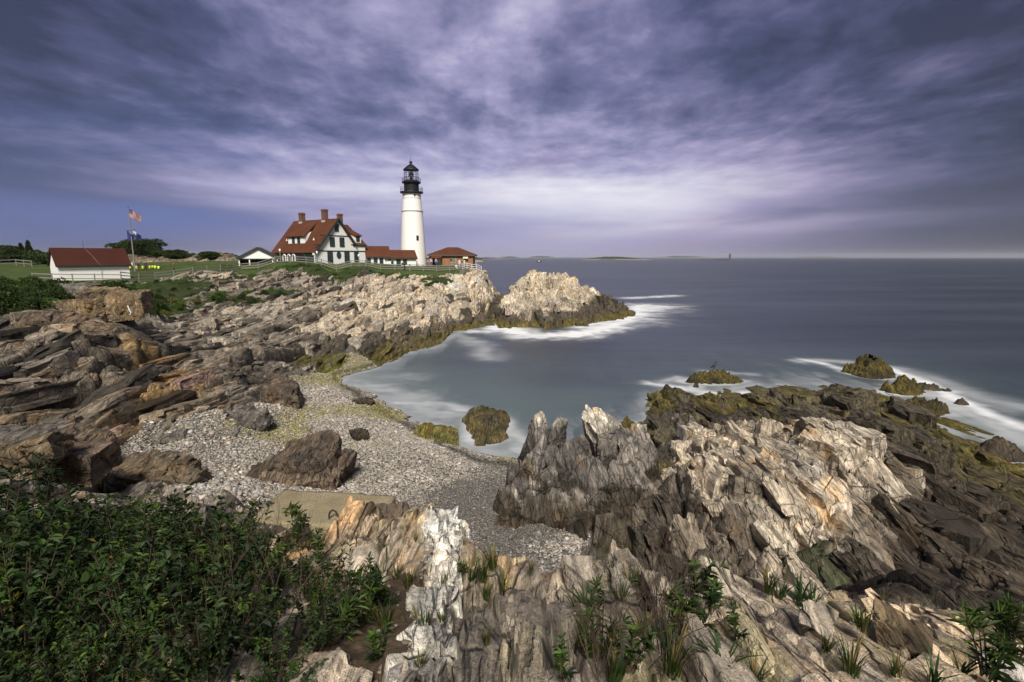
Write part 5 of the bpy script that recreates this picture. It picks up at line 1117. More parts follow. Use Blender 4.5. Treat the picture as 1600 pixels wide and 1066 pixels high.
# ------------------------------------------------------------------ buildings
def brick_mat(name, c1, c2, mortar, scale=6, bd=.01, rough=.85, msize=.02):
    m, t, b, o = newmat(name); co = obco(t); sx = t.node('ShaderNodeSeparateXYZ'); t.l.new(co, sx.inputs[0])
    v = t.vec(t.math('ADD', sx.outputs[0], sx.outputs[1]), sx.outputs[2], 0.0)
    br = t.node('ShaderNodeTexBrick'); t.l.new(v, br.inputs['Vector']); br.inputs['Color1'].default_value = (*c1, 1); br.inputs['Color2'].default_value = (*c2, 1); br.inputs['Mortar'].default_value = (*mortar, 1)
    br.inputs['Scale'].default_value = scale; br.inputs['Mortar Size'].default_value = msize
    n = t.noise(co, 1.2, 5, .6); c = t.mix(1.0, br.outputs[0], t.math('MULTIPLY_ADD', n, .7, .62), 'MULTIPLY')
    t.inp(b.inputs['Base Color'], c); b.inputs['Roughness'].default_value = rough; bump(t, b, t.math('MULTIPLY_ADD', br.outputs['Fac'], -.6, t.noise(co, 5, 4, .6)), .7, bd); return m
def shingle_mat(name, c1, c2):
    m, t, b, o = newmat(name); co = obco(t); sx = t.node('ShaderNodeSeparateXYZ'); t.l.new(co, sx.inputs[0])
    z = t.math('FRACT', t.math('MULTIPLY', sx.outputs[2], 4.5)); n = t.noise(mapped(t, co, (3, 3, 4.5)), 1.0, 4, .7); n2 = t.noise(co, .4, 4, .6)
    c = t.mix(n, c1, c2); c = t.mix(1.0, c, t.math('MULTIPLY_ADD', n2, .8, .6), 'MULTIPLY'); c = t.mix(1.0, c, t.math('MULTIPLY_ADD', z, .25, .85), 'MULTIPLY')
    t.inp(b.inputs['Base Color'], c); b.inputs['Roughness'].default_value = .85; b.inputs['Specular IOR Level'].default_value = .2; bump(t, b, z, .6, .02); return m
ROOF = shingle_mat('red_shingle', (.068, .024, .012), (.12, .042, .021)); ROOFD = shingle_mat('dark_red_shingle', (.040, .011, .008), (.065, .018, .011))
WHITE = simple('white_clapboard', (.80, .80, .80), .7, .05, 2, .01, stretch=(1, 1, 8)); WBRICK = simple('white_brick', (.82, .81, .79), .75, .06, 2.5, .05, stretch=(1, 1, 2))
BRICK = brick_mat('brown_brick', (.25, .105, .045), (.33, .15, .065), (.30, .20, .13), 4); CHIM = brick_mat('chimney_brick', (.13, .055, .035), (.17, .075, .05), (.15, .10, .08), 5)
GREEN = simple('dark_green_trim', (.018, .036, .032), .6, .2, 4); BLACK = simple('black_iron', (.012, .012, .016), .45, .2, 6); STONE = simple('pale_stone', (.45, .42, .38), .9, .2, 3)
GREYW = simple('weathered_wood', (.20, .19, .18), .85, .3, 12, 0, stretch=(1, 1, 1)); DWOOD = simple('dark_wood', (.09, .075, .06), .85, .3, 12)
def glass_mat():
    m, t, b, o = newmat('window_glass'); b.inputs['Base Color'].default_value = (.03, .04, .05, 1); b.inputs['Roughness'].default_value = .08; b.inputs['Specular IOR Level'].default_value = .8; return m
GLASS = glass_mat(); DARKIN = simple('dark_interior', (.01, .011, .013), .9, .1, 2)
def lantern_glass():
    m, t, b, o = newmat('lantern_glass'); b.inputs['Base Color'].default_value = (.95, .97, 1, 1); b.inputs['Roughness'].default_value = .02; b.inputs['Transmission Weight'].default_value = 1.0; b.inputs['IOR'].default_value = 1.03
    tr = t.node('ShaderNodeBsdfTransparent'); ms = t.node('ShaderNodeMixShader'); ms.inputs[0].default_value = .75; t.l.new(b.outputs[0], ms.inputs[1]); t.l.new(tr.outputs[0], ms.inputs[2]); t.l.new(ms.outputs[0], o.inputs[0]); return m
LGLASS = lantern_glass()

def zof(py, Y, px=645): return atY(px, py, Y)[2]
# windows: on a wall plane given by origin o, along-wall unit a, outward normal n (all local)
def window(parent, o, a, n, w, h, frame=None, mull=1, rows=2, t=.09, mat=None, name='window'):
    o, a, n = Vector(o), Vector(a), Vector(n); up = Vector((0, 0, 1)); m = MB(); fr = frame or GREEN
    def slabb(m, u0, u1, v0, v1, d0, d1):
        V = [o + a * u + up * v + n * d for d in (d0, d1) for u, v in ((u0, v0), (u1, v0), (u1, v1), (u0, v1))]
        m.add(V, [(0, 1, 2, 3), (4, 7, 6, 5), (0, 4, 5, 1), (1, 5, 6, 2), (2, 6, 7, 3), (3, 7, 4, 0)])
    slabb(m, -w / 2 - t, -w / 2, -t, h + t, -.02, .06); slabb(m, w / 2, w / 2 + t, -t, h + t, -.02, .06); slabb(m, -w / 2, w / 2, h, h + t, -.02, .06); slabb(m, -w / 2, w / 2, -t, 0, -.02, .09)
    for i in range(1, mull + 1): u = -w / 2 + w * i / (mull + 1); slabb(m, u - .02, u + .02, 0, h, .0, .035)
    for i in range(1, rows): v = h * i / rows; slabb(m, -w / 2, w / 2, v - .03, v + .03, .0, .045)
    f = m.build(name, fr, parent); g = MB(); slabb(g, -w / 2, w / 2, 0, h, -.01, .012); g.build('pane', mat or GLASS, f); return f
def roof_plane(m, P, th=.16):
    """a slab of roof from a planar quad or triangle, thickened downward"""
    P = [Vector(p) for p in P]; n = (P[1] - P[0]).cross(P[2] - P[0]).normalized()
    if n.z < 0: n = -n
    k = len(P); V = P + [p - n * th for p in P]
    m.add(V, [tuple(range(k)), tuple(range(2 * k - 1, k - 1, -1))] + [(i, (i + 1) % k, (i + 1) % k + k, i + k) for i in range(k)])

def lighthouse():
    Y = 122; X = atY(646.5, 418, Y)[0]; z0 = zof(420, Y)
    root = empty('lighthouse', (X, Y, z0)); tag(root, 'tall white conical lighthouse with a black lantern beside the keeper\'s house', 'lighthouse')
    h = lambda py: zof(py, Y) - z0; r = lambda wpx: wpx / 2 / F * Y * .985
    T = MB(); T.lathe([(r(41.5), -1.5), (r(41), h(418)), (r(39), h(400)), (r(36.5), h(375)), (r(34), h(350)), (r(32), h(331.5))], 40); T.build('tower', WBRICK, root, smooth=True)
    M = MB(); M.lathe([(r(30.8), h(331.4)), (r(28.6), h(315)), (r(27.6), h(309.5)), (r(27.6), h(303))], 40); M.build('upper_tower', WBRICK, root, smooth=True)
    M = MB(); M.lathe([(r(32), h(331.4)), (r(33.4), h(331)), (r(33.6), h(330)), (r(33), h(329.3)), (r(30.6), h(329.2))], 40); M.build('stone_band', STONE, root, smooth=True)
    M = MB(); M.ring(r(28.0), h(310.5), .05, 40, 6); M.build('moulding', STONE, root, smooth=True)
    M = MB(); M.lathe([(r(27.0), h(303.5)), (r(31), h(302.5)), (r(35), h(302)), (r(35.4), h(300.6)), (r(35), h(300)), (r(20), h(300))], 40); M.build('lower_gallery', BLACK, root, smooth=True)
    M = MB(); M.lathe([(r(22.6), h(300)), (r(22.6), h(287.5))], 40); M.build('watch_room', BLACK, root, smooth=True)
    M = MB(); M.lathe([(r(22), h(288)), (r(28), h(286.5)), (r(28.6), h(286)), (r(28.6), h(284.5)), (r(20), h(284.3))], 40); M.build('upper_gallery', BLACK, root, smooth=True)
    def rail(R_, za, zb, n):
        M = MB()
        for k in range(n): a = 2 * math.pi * k / n; M.tube([(R_ * math.cos(a), R_ * math.sin(a), za), (R_ * math.cos(a), R_ * math.sin(a), zb)], .03, 5)
        for q in (1, .66, .33): M.ring(R_, za + (zb - za) * q, .028, 40, 5)
        M.build('railing', BLACK, root)
    rail(r(34.2), h(300), h(293.3), 16); rail(r(28), h(284.5), h(278.6), 14)
    gr = r(21.4); gz0, gz1 = h(284.3), h(265.8)
    M = MB(); M.lathe([(gr, gz0), (gr, gz0 + .25)], 12); M.build('lantern_curb', BLACK, root)
    M = MB(); n = 12
    for k in range(n): a = 2 * math.pi * k / n; M.tube([(gr * math.cos(a), gr * math.sin(a), gz0 + .2), (gr * math.cos(a), gr * math.sin(a), gz1)], .045, 5)
    for q in (.36, .70, 1.0):
        for k in range(n): a, b = 2 * math.pi * k / n, 2 * math.pi * (k + 1) / n; z = gz0 + .1 + (gz1 - gz0 - .1) * q; M.tube([(gr * math.cos(a), gr * math.sin(a), z), (gr * math.cos(b), gr * math.sin(b), z)], .035, 5)
    M.build('glazing_bars', BLACK, root)
    M = MB(); V = [(gr * .985 * math.cos(2 * math.pi * k / n), gr * .985 * math.sin(2 * math.pi * k / n), z) for z in (gz0 + .25, gz1) for k in range(n)]; M.add(V, [(k, (k + 1) % n, (k + 1) % n + n, k + n) for k in range(n)]); M.build('lantern_glass', LGLASS, root)
    # solid dark landward panels as on the photograph's right half
    M = MB(); M.tube([(0, 0, gz0), (0, 0, gz0 + .9)], .35, 12); M.build('lamp_pedestal', BLACK, root); M = MB(); M.lathe([(.2, gz0 + .9), (.45, gz0 + 1.1), (.55, gz0 + 1.5), (.45, gz0 + 1.9), (.2, gz0 + 2.1)], 16); M.build('lens', simple('lens_glass', (.25, .32, .30), .15, .1, 5), root, smooth=True)
    M = MB(); M.lathe([(r(23.6), gz1 - .12), (r(24), gz1), (r(23), gz1 + .15), (r(14), h(260.5)), (r(6), h(257.3)), (r(3.2), h(256.5)), (r(3.0), h(255.3)), (r(4.6), h(254.5)), (r(4.9), h(253.4)), (r(3.9), h(252.3)), (r(1.6), h(251.7)), (.05, h(251.6))], 24); M.build('lantern_roof', BLACK, root, smooth=True)
    M = MB(); M.tube([(0, 0, h(252)), (0, 0, h(242))], [.035, .015], 5); M.build('lightning_rod', BLACK, root)
    def opening(px, py, w, hh, rr):
        X_ = atY(px, py, Y)[0] - X; X_ = X_ * .985; yy = -math.sqrt(max(rr * rr - X_ * X_, .1)); nn = Vector((X_, yy, 0)).normalized(); a = Vector((-nn.y, nn.x, 0)); window(root, Vector((X_, yy, h(py) - hh / 2)) + nn * .0, a, nn, w, hh, STONE if False else BLACK, 1, 3, .05)
    opening(655.2, 372.5, .42, .95, r(36.6)); opening(650.2, 306.5, .25, .25, r(27.6)); 
lighthouse()

def keepers_house():
    Y0 = 103; X0 = atY(495, 400, Y0)[0]; z0 = 8.4
    root = empty('keepers_house', (X0, Y0, z0), R(-35)); tag(root, 'large white keeper\'s house with steep red roofs, dormers and three brick chimneys', 'house')
    L = 14.6; A = 5.1; ZR = 9.15; EL, ER = (-.65, 2.45), (8.9, 4.25); s = (ZR - EL[1]) / (A - EL[0])
    wz = lambda y: min(EL[1] + (y - EL[0]) * s, ER[1] + (ER[0] - y) * (ZR - ER[1]) / (ER[0] - A)) - .18
    prof = [(.0, -1.5), (11.7, -1.5), (11.7, 4.0), (8.9, 4.0), (8.7, wz(8.7)), (A, wz(A)), (0.0, wz(0.0))]
    M = MB(); M.prism([(a, z) for a, z in prof], -L + .5, -.02, axis='x'); M.build('wall', WHITE, root)
    M = MB(); e = .45
    roof_plane(M, [(e, EL[0], EL[1]), (e, A, ZR), (-L, A, ZR), (-L, EL[0], EL[1])]); roof_plane(M, [(e, A, ZR), (e, ER[0] + .15, ER[1] - .15), (-L, ER[0] + .15, ER[1] - .15), (-L, A, ZR)])
    # wing with its own ridge
    roof_plane(M, [(.1, 8.2, 4.1), (.1, 12.1, 4.1), (-4.4, 11.0, 8.35), (-4.4, 4.8, 8.35)]); roof_plane(M, [(.1, 12.1, 4.1), (-9.5, 12.1, 4.1), (-4.4, 11.0, 8.35)]); roof_plane(M, [(-9.5, 12.1, 4.1), (-9.5, 5.5, 4.1), (-4.4, 4.8, 8.35), (-4.4, 11.0, 8.35)])
    rf = M.build('roof', ROOF, root)
    # barge boards and trim
    M = MB(); M.bar((e + .06, EL[0] - .02, EL[1] - .14), (e + .06, A, ZR - .10), .10, .34, up=(0, -1, 1)); M.bar((e + .06, A, ZR - .10), (e + .06, ER[0] + .2, ER[1] - .26), .10, .34, up=(0, 1, 1)); M.bar((.05, 8.6, 3.95), (.05, 12.15, 3.95), .22, .22); M.build('barge_board', GREEN, root)
    M = MB(); M.box(-.015, .05, .8, 8.35, 5.68, 5.86); M.box(-.015, .05, 0, 11.75, 2.72, 2.9); M.box(.0, .22, -.5, .9, 3.9, 4.05); M.build('trim', GREEN, root)
    X, N = (0, 1, 0), (1, 0, 0)
    def win(y, z, w, h, **k): window(root, (0.0, y, z), X, N, w, h, **k)
    win(4.85, 6.7, .75, 1.35, rows=2); win(3.65, 3.75, .95, 1.65); win(5.95, 3.75, .95, 1.65)
    win(3.0, .6, 1.05, 2.05); win(7.0, .6, 1.05, 2.05); win(9.35, .6, .95, 2.0)
    M = MB(); n = 20; V = [(x, 5.05 + q * .42 * math.cos(2 * math.pi * k / n), 2.0 + q * .55 * math.sin(2 * math.pi * k / n)) for x, q in ((.0, 1.3), (.06, 1.3), (.06, 1), (.0, 1)) for k in range(n)]
    M.add(V, [(j * n + k, j * n + (k + 1) % n, (j + 1) * n + (k + 1) % n, (j + 1) * n + k) for j in range(3) for k in range(n)]); f = M.build('oval_window', GREEN, root)
    M = MB(); M.add([(.02, 5.05 + .43 * math.cos(2 * math.pi * k / n), 2.0 + .56 * math.sin(2 * math.pi * k / n)) for k in range(n)], [tuple(range(n))]); M.build('pane', GLASS, f, recalc=False)
    # chimneys on the roof
    for i, (x, y, zt, zb, w) in enumerate([(-11.6, A, 10.75, 8.3, .95), (-3.9, A, 11.1, 8.3, .95), (-4.4, 9.1, 10.5, 7.8, .85)]):
        M = MB(); M.box(x - w / 2, x + w / 2, y - w / 2, y + w / 2, zb, zt - .35); M.box(x - w / 2 - .07, x + w / 2 + .07, y - w / 2 - .07, y + w / 2 + .07, zt - .35, zt - .15); M.box(x - w / 2, x + w / 2, y - w / 2, y + w / 2, zt - .15, zt); c = M.build('chimney', CHIM, rf)
        M = MB(); M.box(x - w / 2 - .05, x + w / 2 + .05, y - w / 2 - .05, y + w / 2 + .05, zb + .2, ZR - .25 if i < 2 else 8.45); M.build('flashing', STONE, c)
    # dormer on the long slope
    x0, x1 = -10.6, -5.0; yd = .95; zb = EL[1] + (yd - EL[0]) * s
    d = empty('dormer', (0, 0, 0)); d.parent = root
    M = MB(); M.prism([(yd, zb - .2), (yd, 5.75), (2.6, 6.6)], x0, x1, axis='x'); M.build('dormer_wall', WHITE, d)
    M = MB(); roof_plane(M, [(x0 - .35, yd - .4, 5.68), (x1 + .35, yd - .4, 5.68), (x1 - .8, 4.7, 8.75), (x0 + .8, 4.7, 8.75)], .18); M.build('dormer_roof', ROOF, d)
    for x in (-8.75, -6.95): window(d, (x, yd, 4.45), (1, 0, 0), (0, -1, 0), .72, 1.15)
    for x in (-11.7, -2.6):
        M = MB(); yv = 1.6; zv = EL[1] + (yv - EL[0]) * s; M.add([(x - .5, yv - .25, zv - .25), (x + .5, yv - .25, zv - .25), (x, yv - .25, zv + .55), (x, yv + .75, zv + .95)], [(0, 1, 2), (0, 2, 3), (1, 3, 2), (0, 3, 1)]); v = M.build('roof_vent', ROOF, root)
        M = MB(); M.add([(x - .34, yv - .27, zv - .2), (x + .34, yv - .27, zv - .2), (x, yv - .27, zv + .36)], [(0, 1, 2)]); M.build('louvre', WHITE, v, recalc=False)
    # right wing dormer
    d = empty('dormer', (0, 0, 0)); d.parent = root; M = MB(); M.prism([(-.35, 4.4), (-.35, 6.0), (-2.4, 6.5), (-2.4, 4.4)], 9.4, 11.0, axis='y'); M.build('dormer_wall', WHITE, d)
    M = MB(); roof_plane(M, [(-.1, 9.2, 5.98), (-.1, 11.25, 5.98), (-3.4, 11.25, 7.3), (-3.4, 9.2, 7.3)], .12); M.build('dormer_roof', ROOF, d); window(d, (-.35, 10.2, 4.85), X, N, .7, .9)
    # porch: green boarding, arches, white framed arched windows
    M = MB(); M.box(-L + .6, -.3, -.32, -.02, -1.2, 2.25); M.box(-L + .6, -.3, -.40, -.32, 2.0, 2.3); M.build('porch_wall', GREEN, root)
    def arch(x, w, h, mat, thick, parent, fill=None, name='arch'):
        n = 12; pts = [(x - w / 2, 0)] + [(x - w / 2 * math.cos(math.pi * k / n), h - w / 2 + w / 2 * math.sin(math.pi * k / n) * 1.15) for k in range(n + 1)] + [(x + w / 2, 0)]
        M = MB(); M.tube([(a, -.44, b + .1) for a, b in pts], thick, 6); f = M.build(name, mat, parent, smooth=True)
        M = MB(); M.add([(a, -.425, b + .1) for a, b in pts], [tuple(range(len(pts)))]); M.build('opening', fill or DARKIN, f, recalc=False); return f
    for x in (-10.1, -8.5, -6.9): arch(x, .95, 1.95, WHITE, .12, root, GLASS, 'arched_window')
    arch(-4.0, 2.5, 2.0, GREEN, .12, root); arch(-13.0, 1.7, 1.8, GREEN, .1, root, simple('green_panel', (.03, .07, .06), .5, .1, 4))
    M = MB(); M.box(-L + .3, 0.25, -1.0, 12.2, -1.4, -.15); M.build('foundation', STONE, root)
    M = MB(); M.box(-.12, .06, -.55, -.35, -.5, 2.5); M.box(-.5, .08, -.6, -.3, 2.0, 2.5); M.build('porch_post', WHITE, root)
keepers_house()

def gable_house(name, label, cat, loc, rz, L, W, H, HR, wall, roof, ov=.3, hip=0.0, base=1.5):
    """ridge along local x; front is -y"""
    root = empty(name, loc, R(rz)); tag(root, label, cat)
    M = MB(); M.prism([(0, -base), (W, -base), (W, H), (W / 2, HR - .1 if not hip else H), (0, H)], 0, L, axis='x'); M.build('wall', wall, root)
    M = MB(); o = ov; zz = H - (HR - H) / (W / 2) * o
    roof_plane(M, [(-o, -o, zz), (L + o, -o, zz), (L + o - hip, W / 2, HR), (-o + hip, W / 2, HR)]); roof_plane(M, [(L + o, W + o, zz), (-o, W + o, zz), (-o + hip, W / 2, HR), (L + o - hip, W / 2, HR)])
    if hip: roof_plane(M, [(-o, -o, zz), (-o, W + o, zz), (-o + hip, W / 2, HR)]); roof_plane(M, [(L + o, W + o, zz), (L + o, -o, zz), (L + o - hip, W / 2, HR)])
    rf = M.build('roof', roof, root)
    M = MB(); M.box(-o - .02, L + o + .02, -o - .07, -o - .01, zz - .22, zz - .02); M.build('fascia', GREEN, root)
    return root, rf
def annexes():
    X0 = atY(574, 412, 112)[0]; zb = 8.0
    r, f = gable_house('house_annex', 'low white link building with red roof and three windows joined to the keeper\'s house', 'annex', (X0, 112, zb), 22, 4.6, 4.6, 2.35, 4.35, WHITE, ROOF)
    for x in (.35, 1.7, 2.9): window(r, (x, 0, .35), (1, 0, 0), (0, -1, 0), .62, 1.7)
    X1 = atY(603.5, 415, 113.2)[0]
    r, f = gable_house('tower_annex', 'smaller white link building with red roof and green door joined to the lighthouse', 'annex', (X1, 113.2, 7.8), 24, 6.4, 4.4, 2.2, 3.75, WHITE, ROOF)
    for x, w, z, h in ((.75, .3, 1.6, .3), (1.3, .35, .9, .4), (4.0, .65, .75, 1.35)): window(r, (x, 0, z), (1, 0, 0), (0, -1, 0), w, h)
    M = MB(); M.box(2.15, 3.1, -.05, .0, -.4, 2.0); d = M.build('door', GREEN, r); M = MB(); M.tube([(2.95, -.1, .8), (2.95, -.1, .95)], .03, 6); M.build('handle', BLACK, d)
annexes()

def signal_house():
    Y = 118; X0 = atY(671, 417, Y)[0]; X1 = atY(739, 417, Y)[0]; L = X1 - X0; z0 = 7.55; H = zof(398.0, Y, 700) - z0
    root = empty('brick_building', (X0, Y, z0)); tag(root, 'low brown brick building with a hipped red roof to the right of the lighthouse', 'building')
    M = MB(); M.box(0, L, 0, 7, -1.5, H); M.build('wall', BRICK, root); M = MB(); M.box(-.1, L + .1, -.1, 7.1, -1.6, .42); M.build('foundation', STONE, root)
    M = MB(); o = .45; R_ = zof(386.5, Y + 3.5, 700) - z0; c = L / 2; zz = H
    roof_plane(M, [(-o, -o, zz), (L + o, -o, zz), (c + 1.2, 3.5, R_), (c - 1.2, 3.5, R_)]); roof_plane(M, [(L + o, -o, zz), (L + o, 7 + o, zz), (c + 1.2, 3.5, R_)]); roof_plane(M, [(-o, -o, zz), (-o, 7 + o, zz), (c - 1.2, 3.5, R_)]); roof_plane(M, [(L + o, 7 + o, zz), (-o, 7 + o, zz), (c - 1.2, 3.5, R_), (c + 1.2, 3.5, R_)])
    M.build('roof', ROOF, root); M = MB(); M.box(-o, L + o, -o - .05, -o + .02, zz - .3, zz - .03); M.box(L + o - .02, L + o + .05, -o, 7 + o, zz - .3, zz - .03); M.build('fascia', DWOOD, root)
    u = lambda px: (px - 671) / 68 * L
    w = window(root, (u(709.5), 0, .95 + .4), (1, 0, 0), (0, -1, 0), .72, 1.25, frame=STONE, mat=simple('green_shutter', (.10, .13, .09), .7, .2, 4))
    window(root, (u(726.5), 0, 1.35), (1, 0, 0), (0, -1, 0), .75, 1.2, frame=STONE)
    M = MB(); M.add([(u(726.5) - .35, -.05, 2.75), (u(726.5) + .75, -.05, 2.75), (u(726.5) + .75, -.75, 2.2), (u(726.5) - .35, -.75, 2.2), (u(726.5) - .35, -.05, 2.68), (u(726.5) + .75, -.05, 2.68), (u(726.5) + .75, -.75, 2.13), (u(726.5) - .35, -.75, 2.13)], [(0, 1, 2, 3), (7, 6, 5, 4), (0, 3, 7, 4), (1, 5, 6, 2), (2, 6, 7, 3)]); M.build('awning', simple('cream_canvas', (.62, .52, .36), .8, .1, 5), root)
    p = empty('porch', (0, 0, 0)); p.parent = root
    M = MB(); roof_plane(M, [(u(676) - .2, -1.5, 2.25), (u(690) + .2, -1.5, 2.25), (u(690) + .2, .0, 2.95), (u(676) - .2, 0, 2.95)], .1); M.build('porch_roof', ROOF, p); M = MB(); M.box(u(675), u(684), -.08, 0, 2.72, 2.86); M.build('lintel', STONE, p)
    M = MB(); M.box(u(677), u(682.5), -.04, .02, .1, 2.3); M.build('doorway', DARKIN, p); M = MB(); M.box(u(683), u(690), -1.35, -1.25, -.3, 2.3); M.box(u(690) - .08, u(690), -1.25, 0, -.3, 2.3); M.build('door_screen', GREEN, p)
signal_house()

def shed_and_garage():
    Y = 76; X = atY(93, 438, Y)[0]; z0 = 6.35
    r, rf = gable_house('white_shed', 'long white shed with a dark red roof behind the fence at the left', 'shed', (X, Y, z0), 52, 8.6, 4.2, 2.75, 5.0, WHITE, ROOFD, .28)
    M = MB(); M.tube([(3.7, 2.1, 4.95), (3.7, 2.1, 6.1)], [.03, .012], 5); M.build('lightning_rod', BLACK, rf)
    M = MB(); M.tube([(3.75, 2.0, 5.0), (4.3, .9, 3.95), (4.75, -.1, 2.75), (4.9, -.34, 2.55), (5.0, -.05, 1.2), (5.1, -.05, -.3)], .022, 4); M.build('lightning_cable', GREYW, r)
    Y = 103; X = atY(373, 412, Y)[0]; z0 = 8.1
    root = empty('garage', (X, Y, z0), R(19)); tag(root, 'small white gabled garage standing left of the keeper\'s house', 'garage'); W = 7.0; H = zof(401.5, Y, 400) - z0; HR = zof(386, Y, 400) - z0
    M = MB(); M.prism([(0, H - .35), (W, H - .35), (W, H), (W / 2, HR - .12), (0, H)], 0, 6.0, axis='y'); M.build('wall', WHITE, root)
    M = MB(); M.box(0, W, 1.2, 6, -1.5, H - .35); M.build('side_wall', GREEN, root)
    M = MB(); s = (HR - H) / (W / 2)
    roof_plane(M, [(-.4, -.35, H - .4 * s), (-.4, 6.3, H - .4 * s), (W / 2, 6.3, HR), (W / 2, -.35, HR)]); roof_plane(M, [(W + .4, -.35, H - .4 * s), (W + .4, 6.3, H - .4 * s), (W / 2, 6.3, HR), (W / 2, -.35, HR)]); M.build('roof', ROOF, root)
    M = MB(); M.bar((-.42, -.4, H - .42 * s - .1), (W / 2, -.4, HR - .1), .08, .28, up=(-1, 0, 1)); M.bar((W / 2, -.4, HR - .1), (W + .42, -.4, H - .42 * s - .1), .08, .28, up=(1, 0, 1)); M.box(0, W, -.06, .0, H - .5, H - .33); M.build('barge_board', GREEN, root)
    M = MB(); M.box(.15, W - .9, 1.1, 1.2, -.5, H - .5); M.build('door', DARKIN, root)  # dark panel standing in for the shade inside the open bay
    for x in (.1, 1.9, W - 1.0, W - .15): M = MB(); M.box(x - .1, x + .1, -.02, .18, -1.5, H - .35); M.build('post', WHITE, root)
shed_and_garage()

# ------------------------------------------------------------------ fences
def rail_fence(pts, label, step=2.5, h=1.15, rails=3, mat=None, group='split rail fences on the headland', zfix=None, name='rail_fence'):
    mat = mat or GREYW; P = [Vector((p[0], p[1], 0)) for p in pts]; seg = [(b - a).length for a, b in zip(P[:-1], P[1:])]; tot = sum(seg); n = max(2, int(round(tot / step)))
    Q = []
    for k in range(n + 1):
        d = tot * k / n; i = 0
        while i < len(seg) - 1 and d > seg[i]: d -= seg[i]; i += 1
        q = P[i].lerp(P[i + 1], min(1, d / seg[i])); z = gz(q.x, q.y) if zfix is None else zfix(k / n); Q.append(Vector((q.x, q.y, z)))
    root = empty(name, tuple(Q[0])); tag(root, label, 'fence', group); o = Q[0]; rg = random.Random(len(label))
    for q in Q: M = MB(); l = q - o; M.tube([tuple(l - Vector((0, 0, .6))), tuple(l + Vector((rg.uniform(-.03, .03), 0, h + .12)))], [.085, .08], 6); M.build('post', mat, root)
    for j in range(rails):
        M = MB(); z = h * (1 - j * (.36 if rails == 3 else .5))
        for a, b in zip(Q[:-1], Q[1:]): a, b = a - o, b - o; M.bar(a + Vector((0, 0, z + rg.uniform(-.02, .02))), b + Vector((0, 0, z + rg.uniform(-.02, .02))), .06, .13)
        M.build('rail', mat, root)
    return root
def ZG(*pts): return [atY(*p) for p in pts]
rail_fence(ZG((52, 440, 74), (100, 441, 73), (147, 441, 72.5), (190, 441, 73)), 'two rail fence passing in front of the white shed', 3.2, 1.1, 2)
rail_fence(ZG((190, 441, 73.3), (250, 434, 80), (300, 428, 84), (345, 421, 90), (371, 413, 98), (430, 412, 99.5)), 'three rail fence climbing from the shed to the garage', 2.9)
rail_fence(ZG((430, 412, 99.8), (500, 411, 101.5), (570, 413, 102.2), (606, 418, 103), (640, 426, 103.5)), 'three rail fence in front of the keeper\'s house', 2.7)
rail_fence(ZG((641, 426, 103.6), (690, 428, 104.2), (722, 426, 105.5)), 'three rail fence below the brick building', 2.7, 1.1, 3)
rail_fence(ZG((-60, 420, 100), (0, 418, 104), (25, 414, 106), (50, 415, 104)), 'pale rail fence on the far lawn at the left edge', 2.4, 1.2, 2)
rail_fence(ZG((723, 425, 105.7), (737, 420, 107), (752, 415, 108)), 'pale railing on the pale rocks at the tip of the headland', 1.2, 1.15, 3, simple('galvanised', (.50, .49, .50), .5, .1, 8), None, None, 'railing')

# lamp posts, sign, flag pole
def lamp_post(px, Y, h, label):
    x, y, _ = atY(px, 410, Y); z = gz(x, y); root = empty('lamp_post', (x, y, z)); tag(root, label, 'lamp post', 'pale lamp posts by the keeper\'s house')
    M = MB(); M.tube([(0, 0, -.5), (0, 0, h - .3)], [.10, .08], 8); M.build('post', GREYW, root); M = MB(); M.lathe([(.06, h - .3), (.17, h - .25), (.20, h), (.12, h + .12), (.03, h + .2)], 10); M.build('lamp', WHITE, root, smooth=True)
lamp_post(438.5, 101, 2.3, 'pale lamp post in front of the porch arch of the house'); lamp_post(496, 101.5, 2.2, 'pale lamp post at the corner below the house gable'); lamp_post(561, 102, 2.0, 'pale lamp post before the right wing of the house')
x, y, _ = atY(632.5, 425, 103.2)
root = empty('viewer_post', (x, y, gz(x, y))); tag(root, 'black viewing telescope on a post at the fence below the tower', 'telescope'); M = MB(); M.tube([(0, 0, -.3), (0, 0, 1.1)], .1, 8); M.build('post', BLACK, root); M = MB(); M.tube([(-.55, 0, 1.35), (-.2, 0, 1.35), (.2, 0, 1.38), (.5, 0, 1.45)], [.2, .2, .12, .08], 10); M.box(-.45, .1, -.12, .12, 1.05, 1.3); M.build('telescope', BLACK, root, smooth=True)
